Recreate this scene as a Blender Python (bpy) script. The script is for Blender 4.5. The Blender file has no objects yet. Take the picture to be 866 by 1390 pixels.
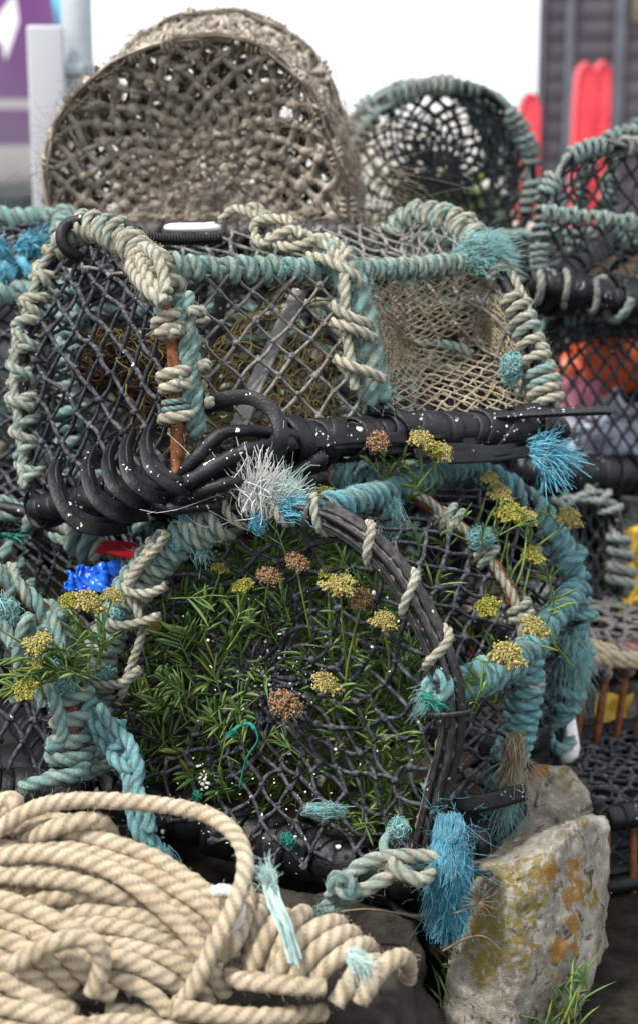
import bpy, bmesh, math, random
import numpy as np
from mathutils import Vector, noise as mnoise

RS = np.random.RandomState(11)
random.seed(11)
scene = bpy.context.scene
COL = scene.collection
PI = math.pi

# ------------------------------------------------------------------ camera model (used to lay out measured points)
F_PX, PITCH, CAM_Z = 2290.0, math.radians(13.4), 1.12
FWD = np.array([0, math.cos(PITCH), -math.sin(PITCH)])
UPV = np.array([0, math.sin(PITCH), math.cos(PITCH)])
RGT = np.array([1.0, 0, 0])
CAM = np.array([0, 0, CAM_Z])

def ray(px, py):
    return FWD + (px - 433.0) / F_PX * RGT + (695.0 - py) / F_PX * UPV
def P(px, py, d):
    return CAM + d * ray(px, py)
def PP(lst):
    return np.array([P(*p) for p in lst])
def on_plane(px, py, p0, n):
    r = ray(px, py)
    return CAM + r * (np.dot(p0 - CAM, n) / np.dot(r, n))
def px_of(p):
    q = np.asarray(p) - CAM
    d = q @ FWD
    return 433 + F_PX * (q @ RGT) / d, 695 - F_PX * (q @ UPV) / d, d

# ------------------------------------------------------------------ curves
def resample(pts, n=None, step=None):
    pts = np.asarray(pts, float)
    seg = np.linalg.norm(np.diff(pts, axis=0), axis=1)
    s = np.concatenate([[0], np.cumsum(seg)])
    if n is None:
        n = max(3, int(math.ceil(s[-1] / step)) + 1)
    t = np.linspace(0, s[-1], n)
    return np.stack([np.interp(t, s, pts[:, k]) for k in range(3)], 1)

def smooth(ctrl, n=None, step=None, sub=14):
    c = np.asarray(ctrl, float)
    c = np.concatenate([[2 * c[0] - c[1]], c, [2 * c[-1] - c[-2]]])
    out = []
    t = np.linspace(0, 1, sub, endpoint=False)[:, None]
    for i in range(1, len(c) - 2):
        p0, p1, p2, p3 = c[i - 1], c[i], c[i + 1], c[i + 2]
        out.append(.5 * ((2 * p1) + (-p0 + p2) * t + (2 * p0 - 5 * p1 + 4 * p2 - p3) * t ** 2 + (-p0 + 3 * p1 - 3 * p2 + p3) * t ** 3))
    out.append(c[-2][None])
    pts = np.concatenate(out)
    if n is None and step is None:
        return pts
    return resample(pts, n, step)

def length(pts):
    return float(np.linalg.norm(np.diff(pts, axis=0), axis=1).sum())

def cut(pts, a, b, n=40):
    """piece of a polyline between the fractions a and b of its length"""
    seg = np.linalg.norm(np.diff(pts, axis=0), axis=1)
    s = np.concatenate([[0], np.cumsum(seg)]); s /= s[-1]
    t = np.linspace(a, b, n)
    return np.stack([np.interp(t, s, pts[:, k]) for k in range(3)], 1)

def frames(pts):
    T = np.gradient(pts, axis=0)
    T /= np.linalg.norm(T, axis=1)[:, None] + 1e-12
    N = np.zeros_like(pts)
    a = np.array([0, 0, 1.0]) if abs(T[0][2]) < .8 else np.array([1.0, 0, 0])
    v = a - T[0] * (a @ T[0]); v /= np.linalg.norm(v)
    N[0] = v
    for i in range(1, len(pts)):
        v = N[i - 1] - T[i] * (N[i - 1] @ T[i])
        l = math.sqrt(v @ v)
        N[i] = v / l if l > 1e-9 else N[i - 1]
    B = np.cross(T, N)
    return T, N, B

def wobble(pts, amp, freq=6.0, seed=0.0):
    """slow random wander of a polyline"""
    out = pts.copy()
    for i, p in enumerate(pts):
        q = Vector(p * freq) + Vector((seed * 3.1, seed * 1.7, seed))
        out[i] += amp * np.array([mnoise.noise(q), mnoise.noise(q + Vector((9, 2, 4))), mnoise.noise(q + Vector((3, 8, 1)))])
    return out

# ------------------------------------------------------------------ mesh collector
_phi = (1 + 5 ** .5) / 2
ICO_V = np.array([(-1, _phi, 0), (1, _phi, 0), (-1, -_phi, 0), (1, -_phi, 0), (0, -1, _phi), (0, 1, _phi), (0, -1, -_phi), (0, 1, -_phi),
                  (_phi, 0, -1), (_phi, 0, 1), (-_phi, 0, -1), (-_phi, 0, 1)]) / math.sqrt(1 + _phi ** 2)
ICO_F = np.array([(0, 11, 5), (0, 5, 1), (0, 1, 7), (0, 7, 10), (0, 10, 11), (1, 5, 9), (5, 11, 4), (11, 10, 2), (10, 7, 6), (7, 1, 8),
                  (3, 9, 4), (3, 4, 2), (3, 2, 6), (3, 6, 8), (3, 8, 9), (4, 9, 5), (2, 4, 11), (6, 2, 10), (8, 6, 7), (9, 8, 1)])
def _sub(V, F):
    V = list(map(tuple, V)); mid = {}; out = []
    def m(a, b):
        k = (min(a, b), max(a, b))
        if k not in mid:
            p = (np.array(V[a]) + np.array(V[b])); p /= np.linalg.norm(p); mid[k] = len(V); V.append(tuple(p))
        return mid[k]
    for a, b, c in F:
        x, y, z = m(a, b), m(b, c), m(c, a)
        out += [(a, x, z), (b, y, x), (c, z, y), (x, y, z)]
    return np.array(V), np.array(out)
ICO2_V, ICO2_F = _sub(ICO_V, ICO_F)

class MB:
    def __init__(self):
        self.v, self.f, self.fm, self.rc, self.lay, self.n = [], [], [], [], [], 0
    def add(self, v, faces, mat=0, rc=(0, 0, 0), lay=1.0):
        v = np.asarray(v, float).reshape(-1, 3); m = len(v)
        self.v.append(v)
        for f in (faces if isinstance(faces, list) else [faces]):
            f = np.asarray(f, np.int64)
            if len(f):
                self.f.append(f + self.n); self.fm.append(np.full(len(f), mat, np.int32))
        rc = np.asarray(rc, float)
        self.rc.append(np.broadcast_to(rc, (m, 3)))
        self.lay.append(np.broadcast_to(np.asarray(lay, float), (m,)))
        self.n += m
    def build(self, name, mats, parent=None, smooth_=True):
        if not isinstance(mats, (list, tuple)):
            mats = [mats]
        me = bpy.data.meshes.new(name)
        v = np.concatenate(self.v) if self.v else np.zeros((0, 3))
        if parent is not None:
            v = v - np.array(parent.get('_o', (0, 0, 0)))
        me.vertices.add(len(v)); me.vertices.foreach_set('co', v.astype(np.float32).ravel())
        loops, starts, mi, p = [], [], [], 0
        for f, m in zip(self.f, self.fm):
            k = f.shape[1]
            loops.append(f.ravel()); starts.append(p + np.arange(len(f)) * k); mi.append(m); p += f.size
        loops = np.concatenate(loops); starts = np.concatenate(starts); mi = np.concatenate(mi)
        me.loops.add(len(loops)); me.loops.foreach_set('vertex_index', loops.astype(np.int32))
        me.polygons.add(len(starts)); me.polygons.foreach_set('loop_start', starts.astype(np.int32))
        me.polygons.foreach_set('material_index', mi)
        me.update(calc_edges=True)
        if smooth_:
            me.polygons.foreach_set('use_smooth', np.ones(len(starts), bool))
        a = me.attributes.new('rc', 'FLOAT_VECTOR', 'POINT'); a.data.foreach_set('vector', np.concatenate(self.rc).astype(np.float32).ravel())
        a = me.attributes.new('lay', 'FLOAT', 'POINT'); a.data.foreach_set('value', np.concatenate(self.lay).astype(np.float32))
        for m in mats:
            me.materials.append(m)
        o = bpy.data.objects.new(name, me); COL.objects.link(o)
        if parent is not None:
            o.parent = parent; o['_o'] = list(parent.get('_o', (0, 0, 0)))
        return o

def grid_faces(nr, nc, wrap):
    i = np.arange(nr - 1)[:, None]; j = np.arange(nc if wrap else nc - 1)[None]
    j2 = (j + 1) % nc
    return np.stack(np.broadcast_arrays(i * nc + j, i * nc + j2, (i + 1) * nc + j2, (i + 1) * nc + j), -1).reshape(-1, 4)

def sweep(mb, pts, r, n=8, mat=0, tint=0.0, rough=0.0, caps=True):
    pts = np.asarray(pts, float)
    T, N, B = frames(pts)
    r = np.broadcast_to(np.asarray(r, float), (len(pts),))
    th = np.linspace(0, 2 * PI, n, endpoint=False)
    rr = np.repeat(r[:, None], n, 1)
    if rough:
        rr = rr * (1 + rough * RS.randn(len(pts), n))
    v = pts[:, None] + rr[..., None] * (np.cos(th)[None, :, None] * N[:, None] + np.sin(th)[None, :, None] * B[:, None])
    fs = [grid_faces(len(pts), n, True)]
    v = v.reshape(-1, 3)
    if caps:
        k = len(v)
        v = np.concatenate([v, [pts[0] - T[0] * r[0] * .4, pts[-1] + T[-1] * r[-1] * .4]])
        j = np.arange(n); j2 = (j + 1) % n; b = (len(pts) - 1) * n
        fs += [np.stack([np.full(n, k), j2, j], 1), np.stack([np.full(n, k + 1), b + j, b + j2], 1)]
    mb.add(v, fs, mat, rc=(RS.rand(), 0, tint))

def rope(mb, pts, r, tint=0.0, mat=0, lay=3.3, amp=.30, n=12, fuzz=0, sgn=1, strands=3, fz=.8):
    """laid rope: a three-lobed section that turns along the line"""
    L = 2 * r * lay
    pts = resample(pts, step=L / 13)
    T, N, B = frames(pts)
    s = np.concatenate([[0], np.cumsum(np.linalg.norm(np.diff(pts, axis=0), axis=1))])
    th = np.linspace(0, 2 * PI, n, endpoint=False)
    ph = strands * .5 * (th[None] - sgn * 2 * PI * s[:, None] / L)
    lo = np.abs(np.cos(ph))
    rr = r * (1 - amp + amp * lo ** .8) * (1 + .05 * RS.randn(len(pts), 1))
    v = pts[:, None] + rr[..., None] * (np.cos(th)[None, :, None] * N[:, None] + np.sin(th)[None, :, None] * B[:, None])
    tn = np.broadcast_to(np.asarray(tint, float), (len(pts),)) if np.ndim(tint) == 0 else np.interp(np.linspace(0, 1, len(pts)), np.linspace(0, 1, len(tint)), tint)
    sid = np.floor(ph / PI + .5) % strands
    rc = np.stack([(sid / strands), np.broadcast_to(s[:, None], sid.shape), np.broadcast_to(tn[:, None], sid.shape)], -1).reshape(-1, 3)
    v = v.reshape(-1, 3); k = len(v); b = (len(pts) - 1) * n
    j = np.arange(n); j2 = (j + 1) % n
    fs = [grid_faces(len(pts), n, True), np.stack([np.full(n, k), j2, j], 1), np.stack([np.full(n, k + 1), b + j, b + j2], 1)]
    v = np.concatenate([v, [pts[0], pts[-1]]])
    rc = np.concatenate([rc, [rc[0], rc[-1]]])
    mb.add(v, fs, mat, rc, np.concatenate([lo.ravel(), [.3, .3]]))
    if fuzz:
        m = int(fuzz * s[-1])
        if m:
            i = RS.randint(0, len(pts), m); a = RS.rand(m) * 2 * PI
            rad = np.cos(a)[:, None] * N[i] + np.sin(a)[:, None] * B[i]
            d = rad * (.4 + RS.rand(m, 1)) + T[i] * RS.randn(m, 1) + .5 * RS.randn(m, 3)
            d /= np.linalg.norm(d, axis=1)[:, None]
            hairs(mb, pts[i] + rad * r * .85, d, r * fz * (.4 + 1.1 * RS.rand(m)), r * .018 + .00009, tint=tn[i], mat=mat, curl=.8, k=4)

def tubes(mb, pts, rad, n=6, mat=0, rc=None):
    """many short tubes at once; pts (M,k,3)"""
    pts = np.asarray(pts, float); M, k, _ = pts.shape
    if M == 0:
        return
    T = np.gradient(pts, axis=1); T /= np.linalg.norm(T, axis=2)[..., None] + 1e-12
    D = pts[:, -1] - pts[:, 0]
    ref = np.where((np.abs(D[:, 2]) > .8 * np.linalg.norm(D, axis=1))[:, None], np.array([1.0, 0, 0]), np.array([0, 0, 1.0]))
    N = np.cross(T, ref[:, None]); N /= np.linalg.norm(N, axis=2)[..., None] + 1e-12
    B = np.cross(T, N)
    th = np.linspace(0, 2 * PI, n, endpoint=False)
    rad = np.broadcast_to(np.asarray(rad, float).reshape((-1, 1)) if np.ndim(rad) == 1 else np.asarray(rad, float), (M, k))
    v = pts[:, :, None] + rad[..., None, None] * (np.cos(th)[None, None, :, None] * N[:, :, None] + np.sin(th)[None, None, :, None] * B[:, :, None])
    f = grid_faces(k, n, True)
    F = (np.arange(M)[:, None, None] * (k * n) + f[None]).reshape(-1, 4)
    if rc is None:
        rc = np.stack([RS.rand(M), np.zeros(M), np.zeros(M)], 1)
    mb.add(v.reshape(-1, 3), F, mat, np.repeat(rc, k * n, 0))

def hairs(mb, base, dirs, ln, r, tint=0.0, mat=0, curl=.4, k=6, grav=0.0, n=3, side=None):
    base = np.asarray(base, float); M = len(base)
    ln = np.broadcast_to(np.asarray(ln, float), (M,))
    t = np.linspace(0, 1, k)[None, :, None]
    side = RS.randn(M, 3) if side is None else side
    s2 = RS.randn(M, 3)
    pts = base[:, None] + ln[:, None, None] * (dirs[:, None] * t + curl * .5 * side[:, None] * t ** 2 + curl * .25 * s2[:, None] * np.sin(t * 5))
    pts[..., 2] -= grav * ln[:, None] * (t[..., 0] ** 2)
    rr = np.broadcast_to(np.asarray(r, float), (M,))[:, None] * np.linspace(1, .55, k)[None]
    tn = np.broadcast_to(np.asarray(tint, float), (M,))
    tubes(mb, pts, rr, n, mat, np.stack([RS.rand(M), np.zeros(M), tn], 1))

def blobs(mb, c, r, mat=0, fine=False, aniso=.25, tint=0.0):
    c = np.asarray(c, float); M = len(c)
    if M == 0:
        return
    V, F = (ICO2_V, ICO2_F) if fine else (ICO_V, ICO_F)
    sc = 1 + aniso * RS.randn(M, 3)
    ang = RS.rand(M) * 2 * PI; ax = RS.randn(M, 3); ax /= np.linalg.norm(ax, axis=1)[:, None]
    v = V[None] * sc[:, None] * (1 + .09 * RS.randn(M, len(V), 1))
    c_, s_ = np.cos(ang)[:, None, None], np.sin(ang)[:, None, None]
    v = v * c_ + np.cross(np.broadcast_to(ax[:, None], v.shape), v) * s_ + ax[:, None] * np.sum(v * ax[:, None], 2)[..., None] * (1 - c_)
    r = np.broadcast_to(np.asarray(r, float), (M,))
    v = c[:, None] + r[:, None, None] * v
    Fa = (np.arange(M)[:, None, None] * len(V) + F[None]).reshape(-1, 3)
    tn = np.broadcast_to(np.asarray(tint, float), (M,))
    mb.add(v.reshape(-1, 3), Fa, mat, np.repeat(np.stack([RS.rand(M), np.zeros(M), tn], 1), len(V), 0))

def lattice(mb, S, nu, nv, r, wrap=False, jit=.16, sag=.05, knot=1.75, mat=0, sides=6, fine=False, gz=.0, drop=0.0, shag=0, shag_len=.02):
    """diamond netting on the surface S(u, v): twine between knots"""
    I, J = np.meshgrid(np.arange(nu if wrap else nu + 1), np.arange(nv + 1), indexing='ij')
    ok = (I + J) % 2 == 0
    idx = -np.ones(I.shape, int); idx[ok] = np.arange(ok.sum())
    i, j = I[ok], J[ok]
    edge = (j > 0) & (j < nv)
    u = (i + jit * RS.randn(len(i)) * (1 if wrap else ((i > 0) & (i < nu)))) / nu
    w = (j + jit * RS.randn(len(i)) * edge) / nv
    X = S(np.clip(u, 0, 1) if not wrap else u % 1, np.clip(w, 0, 1))
    E = []
    for di in (1, -1):
        a = i + di; b = j + 1
        if wrap:
            a = a % nu; m = b <= nv
        else:
            m = (a >= 0) & (a <= nu) & (b <= nv)
        E.append(np.stack([idx[i[m], j[m]], idx[a[m], b[m]]], 1))
    E = np.concatenate(E)
    if drop:
        E = E[RS.rand(len(E)) > drop]
    A, B = X[E[:, 0]], X[E[:, 1]]
    L = np.linalg.norm(B - A, axis=1)
    k = 5
    t = np.linspace(0, 1, k)[None, :, None]
    pts = A[:, None] * (1 - t) + B[:, None] * t + (sag * L)[:, None, None] * RS.randn(len(E), 1, 3) * (4 * t * (1 - t))
    pts[..., 2] -= gz * L[:, None] * (4 * t * (1 - t))[..., 0]
    rr = r * (1 + .12 * RS.randn(len(E), k)).clip(.6, 1.6)
    tubes(mb, pts, rr, sides, mat)
    blobs(mb, X, r * knot, mat, fine)
    # a second half hitch beside each knot
    d = RS.randn(len(X), 3) * r * .8
    blobs(mb, X + d, r * knot * .72, mat, False)
    if shag:
        m = int(shag)
        e = RS.randint(0, len(E), m); tt = RS.rand(m, 1)
        hairs(mb, A[e] * (1 - tt) + B[e] * tt, RS.randn(m, 3) * .6, shag_len * (.4 + RS.rand(m)), r * .12, mat=mat, curl=1.2, k=5, grav=.5)
    return X

def helix(path, R, pitch, phase=0.0, jit=.25, Rj=.06, step=None):
    L = length(path)
    pts = resample(path, step=step or min(abs(pitch) / 16, R / 3))
    T, N, B = frames(pts)
    s = np.linspace(0, L, len(pts))
    a = phase + 2 * PI * s / pitch
    q = np.cumsum(RS.randn(max(4, int(L / pitch * 2) + 4))) * jit
    q -= np.linspace(q[0], q[-1], len(q)); a = a + np.interp(np.linspace(0, 1, len(pts)), np.linspace(0, 1, len(q)), q)
    rj = np.interp(np.linspace(0, 1, len(pts)), np.linspace(0, 1, len(q)), 1 + Rj * RS.randn(len(q)))
    Rr = np.broadcast_to(np.asarray(R, float), (len(pts),)) * rj
    return pts + Rr[:, None] * (np.cos(a)[:, None] * N + np.sin(a)[:, None] * B)

def lash(mb, path, R, r, pitch, tint=0.0, phase=0.0, mat=0, fuzz=300, jit=.3, n=10, sgn=1, Rj=.06):
    pts = helix(path, R + r * .8, pitch * sgn, phase, jit, Rj, step=min(pitch / 16, r))
    rope(mb, pts, r, tint, mat, n=n, fuzz=fuzz)
    return pts

def braid(mb, path, R, r, k=3, pitch=.09, tints=(1,), mat=0, fuzz=300, n=10):
    for q in range(k):
        rope(mb, helix(path, R, pitch, q * 2 * PI / k, .25, .1), r * (1 + .1 * RS.randn()), tints[q % len(tints)], mat, n=n, fuzz=fuzz)

def messy(mb, path, R, r, tints=(.9, .7), runs=3, lashes=8, mat=0, fuzz=400, n=9, cover=.6):
    """old rope bound along a bar: strands running with it, short seizings round it, gaps between"""
    L = length(path)
    for q in range(runs):
        rope(mb, wobble(helix(path, R * .9, L * RS.uniform(.18, .5) * RS.choice((-1, 1)), RS.rand() * 6, .4, .25), r * .7, 30, q + RS.rand() * 9), r * RS.uniform(.7, 1.15), np.clip(RS.choice(tints) + .25 * RS.randn(6), 0, 1), mat, n=n, fuzz=fuzz)
    for q in range(lashes):
        w = cover / lashes * RS.uniform(.5, 1.5); a = min(max(0, (q + RS.uniform(.0, .6)) / lashes), 1 - w - .001)
        lash(mb, cut(path, a, a + w, max(8, int(60 * w))), R * RS.uniform(1.0, 1.25), r * RS.uniform(.75, 1.15), r * RS.uniform(2.1, 3.0), tint=np.clip(RS.choice(tints) + .2 * RS.randn(4), 0, 1), phase=RS.rand() * 6, mat=mat, fuzz=fuzz, n=n, jit=.45, Rj=.14, sgn=RS.choice((-1, 1)))

def band(mb, c, T, N, B, R, w, t, tilt=(0, 0), mat=0, n=22, ov=.0):
    """a strip of rubber wound once round a bar"""
    th = np.linspace(0, 2 * PI, n, endpoint=False)
    er = np.cos(th)[:, None] * N + np.sin(th)[:, None] * B
    ce = c + R * er + (tilt[0] * np.cos(th) + tilt[1] * np.sin(th))[:, None] * T * R
    prof = [(-w, -t), (-w * .92, t * .7), (-w * .4, t * 1.05), (w * .4, t * 1.0), (w * .92, t * .6), (w, -t)]
    nz = 1 + .05 * RS.randn(n)
    v = np.stack([ce + a * T + (b * nz)[:, None] * er for a, b in prof], 1)
    k = len(prof)
    i = np.arange(n)[:, None]; j = np.arange(k)[None]; i2 = (i + 1) % n; j2 = (j + 1) % k
    f = np.stack(np.broadcast_arrays(i * k + j, i * k + j2, i2 * k + j2, i2 * k + j), -1).reshape(-1, 4)
    mb.add(v.reshape(-1, 3), f, mat, (RS.rand(), 0, 0))

def wrapped_bar(mb, path, R, w=.012, mat=0, gap=1.5, ell=1.0, tilt=.25, core=None, jr=.07):
    """bar bandaged with strips of inner tube"""
    L = length(path); m = max(3, int(L / (w * gap)))
    pts = resample(path, n=m * 2 + 1); T, N, B = frames(pts)
    sweep(mb, pts, R * .93, 14, mat if core is None else core)
    tl = RS.randn(2) * .1
    for q in range(m):
        i = q * 2 + 1
        tl = .6 * tl + .4 * RS.randn(2) * tilt + .05
        band(mb, pts[i] + RS.randn(3) * R * .03, T[i], N[i], B[i], R * (1 + jr * RS.randn()), w * (.75 + .5 * RS.rand()), .0022, tl, mat)

def strap(mb, pts, w, t, side, mat=0, ridge=0.0):
    """flat strip with rounded edges; side = direction of its width (one vector or one per point)"""
    pts = np.asarray(pts, float)
    T = np.gradient(pts, axis=0); T /= np.linalg.norm(T, axis=1)[:, None]
    S = np.broadcast_to(np.asarray(side, float), pts.shape)
    S = S - T * np.sum(S * T, 1)[:, None]; S = S / (np.linalg.norm(S, axis=1)[:, None] + 1e-9)
    U = np.cross(T, S)
    prof = [(-1, -.6), (-1, .6), (-.86, 1), (-.5, 1 + ridge), (-.2, 1), (.2, 1), (.5, 1 + ridge), (.86, 1), (1, .6), (1, -.6), (.86, -1), (-.86, -1)]
    w = np.broadcast_to(np.asarray(w, float), (len(pts),))
    v = np.stack([pts + (a * w)[:, None] * S + (b * t) * U for a, b in prof], 1)
    k = len(prof); f = grid_faces(len(pts), k, True)
    e = (len(pts) - 1) * k
    mb.add(v.reshape(-1, 3), [f, np.arange(k)[None, ::-1], (e + np.arange(k))[None]], mat, (RS.rand(), 0, 0))

def blades(mb, base, dirs, ln, wd, mat=0, droop=.25, k=5, thick=.22, tint=None):
    """fleshy leaves / grass: flattened spindles"""
    base = np.asarray(base, float); M = len(base)
    if M == 0:
        return
    dirs = dirs / np.linalg.norm(dirs, axis=1)[:, None]
    ln = np.broadcast_to(np.asarray(ln, float), (M,)); wd = np.broadcast_to(np.asarray(wd, float), (M,))
    s = np.cross(dirs, RS.randn(M, 3)); s /= np.linalg.norm(s, axis=1)[:, None]
    u = np.cross(s, dirs)
    t = np.linspace(0, 1, k)
    pr = np.interp(t, [0, .15, .55, .85, 1], [.35, .7, 1, .7, .05])
    c = base[:, None] + ln[:, None, None] * (dirs[:, None] * t[None, :, None] + droop * u[:, None] * (t[None, :, None] ** 2))
    c[..., 2] -= .12 * ln[:, None] * t[None] ** 2
    hw = wd[:, None] * .5 * pr[None]
    q = np.stack([c + hw[..., None] * s[:, None], c + (hw * thick)[..., None] * u[:, None], c - hw[..., None] * s[:, None], c - (hw * thick)[..., None] * u[:, None]], 2)
    f = grid_faces(k, 4, True)
    F = (np.arange(M)[:, None, None] * (k * 4) + f[None]).reshape(-1, 4)
    tn = RS.rand(M) if tint is None else np.broadcast_to(tint, (M,))
    rc = np.repeat(np.stack([RS.rand(M), np.zeros(M), tn], 1), k * 4, 0)
    rc = rc.copy(); rc[:, 1] = np.tile(np.repeat(t, 4), M)
    mb.add(q.reshape(-1, 3), F, mat, rc)

def box(mb, c, h, mat=0, rot=None, bev=.0):
    """box with chamfered edges: centre c, half sizes h, rows of rot = axes"""
    bm = bmesh.new(); bmesh.ops.create_cube(bm, size=2)
    for v in bm.verts:
        v.co = Vector((v.co.x * h[0], v.co.y * h[1], v.co.z * h[2]))
    if bev:
        bmesh.ops.bevel(bm, geom=bm.edges[:], offset=bev, segments=2, profile=.6, affect='EDGES')
    bmesh.ops.triangulate(bm, faces=bm.faces[:])
    bm.verts.index_update()
    v = np.array([x.co[:] for x in bm.verts]); f = np.array([[x.index for x in y.verts] for y in bm.faces]); bm.free()
    if rot is not None:
        v = v @ np.asarray(rot)
    mb.add(v + np.asarray(c), f, mat, (RS.rand(), 0, 0))

# ------------------------------------------------------------------ things
def thing(name, label, cat, loc, group=None):
    o = bpy.data.objects.new(name, None); COL.objects.link(o)
    o.empty_display_size = .05
    o.location = loc; o['_o'] = [float(x) for x in loc]
    o['label'] = label; o['category'] = cat
    if group:
        o['group'] = group
    return o
def tag(o, label, cat, group=None, kind=None):
    if label: o['label'] = label
    if cat: o['category'] = cat
    if group: o['group'] = group
    if kind: o['kind'] = kind
    return o
def structure(o):
    o['kind'] = 'structure'; return o

# ------------------------------------------------------------------ materials
class NT:
    def __init__(self, name):
        self.m = bpy.data.materials.new(name); self.m.use_nodes = True
        self.t = self.m.node_tree; self.t.nodes.clear()
        self.out = self.t.nodes.new('ShaderNodeOutputMaterial')
    def n(self, typ, ins=None, **props):
        x = self.t.nodes.new(typ)
        for k, v in props.items():
            setattr(x, k, v)
        for k, v in (ins or {}).items():
            if isinstance(v, bpy.types.NodeSocket):
                self.t.links.new(v, x.inputs[k])
            else:
                x.inputs[k].default_value = v
        return x
    def pos(self):
        return self.n('ShaderNodeNewGeometry').outputs['Position']
    def noise(self, scale, detail=4, vec=None, rough=.6, dist=0.0):
        return self.n('ShaderNodeTexNoise', {'Vector': vec if vec is not None else self.pos(), 'Scale': scale, 'Detail': detail, 'Roughness': rough, 'Distortion': dist}).outputs['Fac']
    def ramp(self, fac, a, b, lo=0.0, hi=1.0):
        return self.n('ShaderNodeMapRange', {'Value': fac, 'From Min': a, 'From Max': b, 'To Min': lo, 'To Max': hi}).outputs['Result']
    def mix(self, fac, a, b, mode='MIX'):
        x = self.n('ShaderNodeMix', data_type='RGBA', blend_type=mode, clamp_factor=True)
        for k, v in ((0, fac), (6, a), (7, b)):
            if isinstance(v, bpy.types.NodeSocket):
                self.t.links.new(v, x.inputs[k])
            else:
                x.inputs[k].default_value = (v if k == 0 else (*v, 1))
        return x.outputs[2]
    def math(self, op, a, b=0.0):
        return self.n('ShaderNodeMath', {0: a, 1: b}, operation=op).outputs[0]
    def attr(self, name, out='Vector'):
        return self.n('ShaderNodeAttribute', attribute_name=name).outputs[out]
    def sep(self, v):
        return self.n('ShaderNodeSeparateXYZ', {0: v}).outputs
    def upness(self):
        return self.sep(self.n('ShaderNodeNewGeometry').outputs['Normal'])[2]
    def specks(self, scale, size, keep):
        """small round spots: voronoi cells, only some of them filled"""
        nd = self.n('ShaderNodeTexNoise', {'Vector': self.pos(), 'Scale': scale * 1.6, 'Detail': 2}).outputs['Color']
        off = self.n('ShaderNodeVectorMath', {0: nd, 1: (.9 / scale,) * 3}, operation='MULTIPLY').outputs[0]
        vec = self.n('ShaderNodeVectorMath', {0: self.pos(), 1: off}, operation='ADD').outputs[0]
        v = self.n('ShaderNodeTexVoronoi', {'Vector': vec, 'Scale': scale})
        grow = self.math('MULTIPLY', self.ramp(self.noise(scale * .21, 3), .42, .68, .0, 1.5), size)
        near = self.math('LESS_THAN', v.outputs['Distance'], grow)
        near = self.math('MULTIPLY', near, self.math('GREATER_THAN', self.noise(9, 3), .53))
        pick = self.math('GREATER_THAN', self.sep(v.outputs['Color'])[0], 1 - keep)
        return self.math('MULTIPLY', near, pick)
    def finish(self, col, rough=.8, bump=None, bdist=.001, bstr=.6, spec=.3, metal=0.0, transl=0.0, sheen=0.0):
        ins = {'Base Color': col if isinstance(col, bpy.types.NodeSocket) else (*col, 1), 'Roughness': rough, 'Specular IOR Level': spec, 'Metallic': metal}
        if sheen:
            ins['Sheen Weight'] = sheen; ins['Sheen Roughness'] = .5
        p = self.n('ShaderNodeBsdfPrincipled', ins)
        if bump is not None:
            b = self.n('ShaderNodeBump', {'Height': bump, 'Distance': bdist, 'Strength': bstr})
            self.t.links.new(b.outputs[0], p.inputs['Normal'])
        s = p.outputs[0]
        if transl:
            tr = self.n('ShaderNodeBsdfTranslucent', {'Color': col if isinstance(col, bpy.types.NodeSocket) else (*col, 1)})
            s = self.n('ShaderNodeMixShader', {0: transl, 1: s, 2: tr.outputs[0]}).outputs[0]
        self.t.links.new(s, self.out.inputs[0])
        return self.m

def m_rope(name, a, b, fade=(.62, .66, .6), grime=(.10, .085, .05), groove=.34, fade_amt=.45, grime_amt=.55, fleck=None, yarn_dark=.32):
    k = NT(name)
    tint = k.sep(k.attr('rc'))[2]
    nz = k.noise(55, 4)
    f = k.math('ADD', tint, k.ramp(nz, .3, .7, -.38, .38))
    c = k.mix(f, a, b)
    rnd = k.sep(k.attr('rc'))[0]
    c = k.mix(k.math('MULTIPLY', k.ramp(k.noise(170, 3), .45, .75), fade_amt), c, fade)
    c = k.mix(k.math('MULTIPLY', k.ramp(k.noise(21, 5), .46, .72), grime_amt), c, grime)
    c = k.mix(k.math('MULTIPLY', rnd, .14), c, (.12, .14, .12))
    if fleck:
        c = k.mix(k.math('MULTIPLY', k.ramp(k.noise(190, 2), .66, .72), .55), c, fleck)
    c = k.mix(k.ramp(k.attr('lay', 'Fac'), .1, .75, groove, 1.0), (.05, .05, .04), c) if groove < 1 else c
    sx = k.sep(k.attr('rc'))
    yv = k.n('ShaderNodeCombineXYZ', {0: k.math('MULTIPLY', k.attr('lay', 'Fac'), 5.0), 1: k.math('MULTIPLY', sx[1], 55.0), 2: k.math('MULTIPLY', sx[0], 31.0)}).outputs[0]
    yarn = k.noise(1.6, 4, yv)
    c = k.mix(k.ramp(yarn, .36, .60, yarn_dark, 0.0), c, (.035, .033, .028))
    fine = k.noise(420, 5, rough=.75)
    c = k.mix(k.ramp(fine, .38, .52, yarn_dark * .95, 0.0), c, (.055, .05, .04))
    c = k.mix(k.ramp(fine, .56, .70, 0.0, .45), c, (.82, .80, .74))
    h = k.math('ADD', k.noise(900, 4), yarn)
    return k.finish(c, .95, h, .0028, 1.0, .06, sheen=.15)

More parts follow.
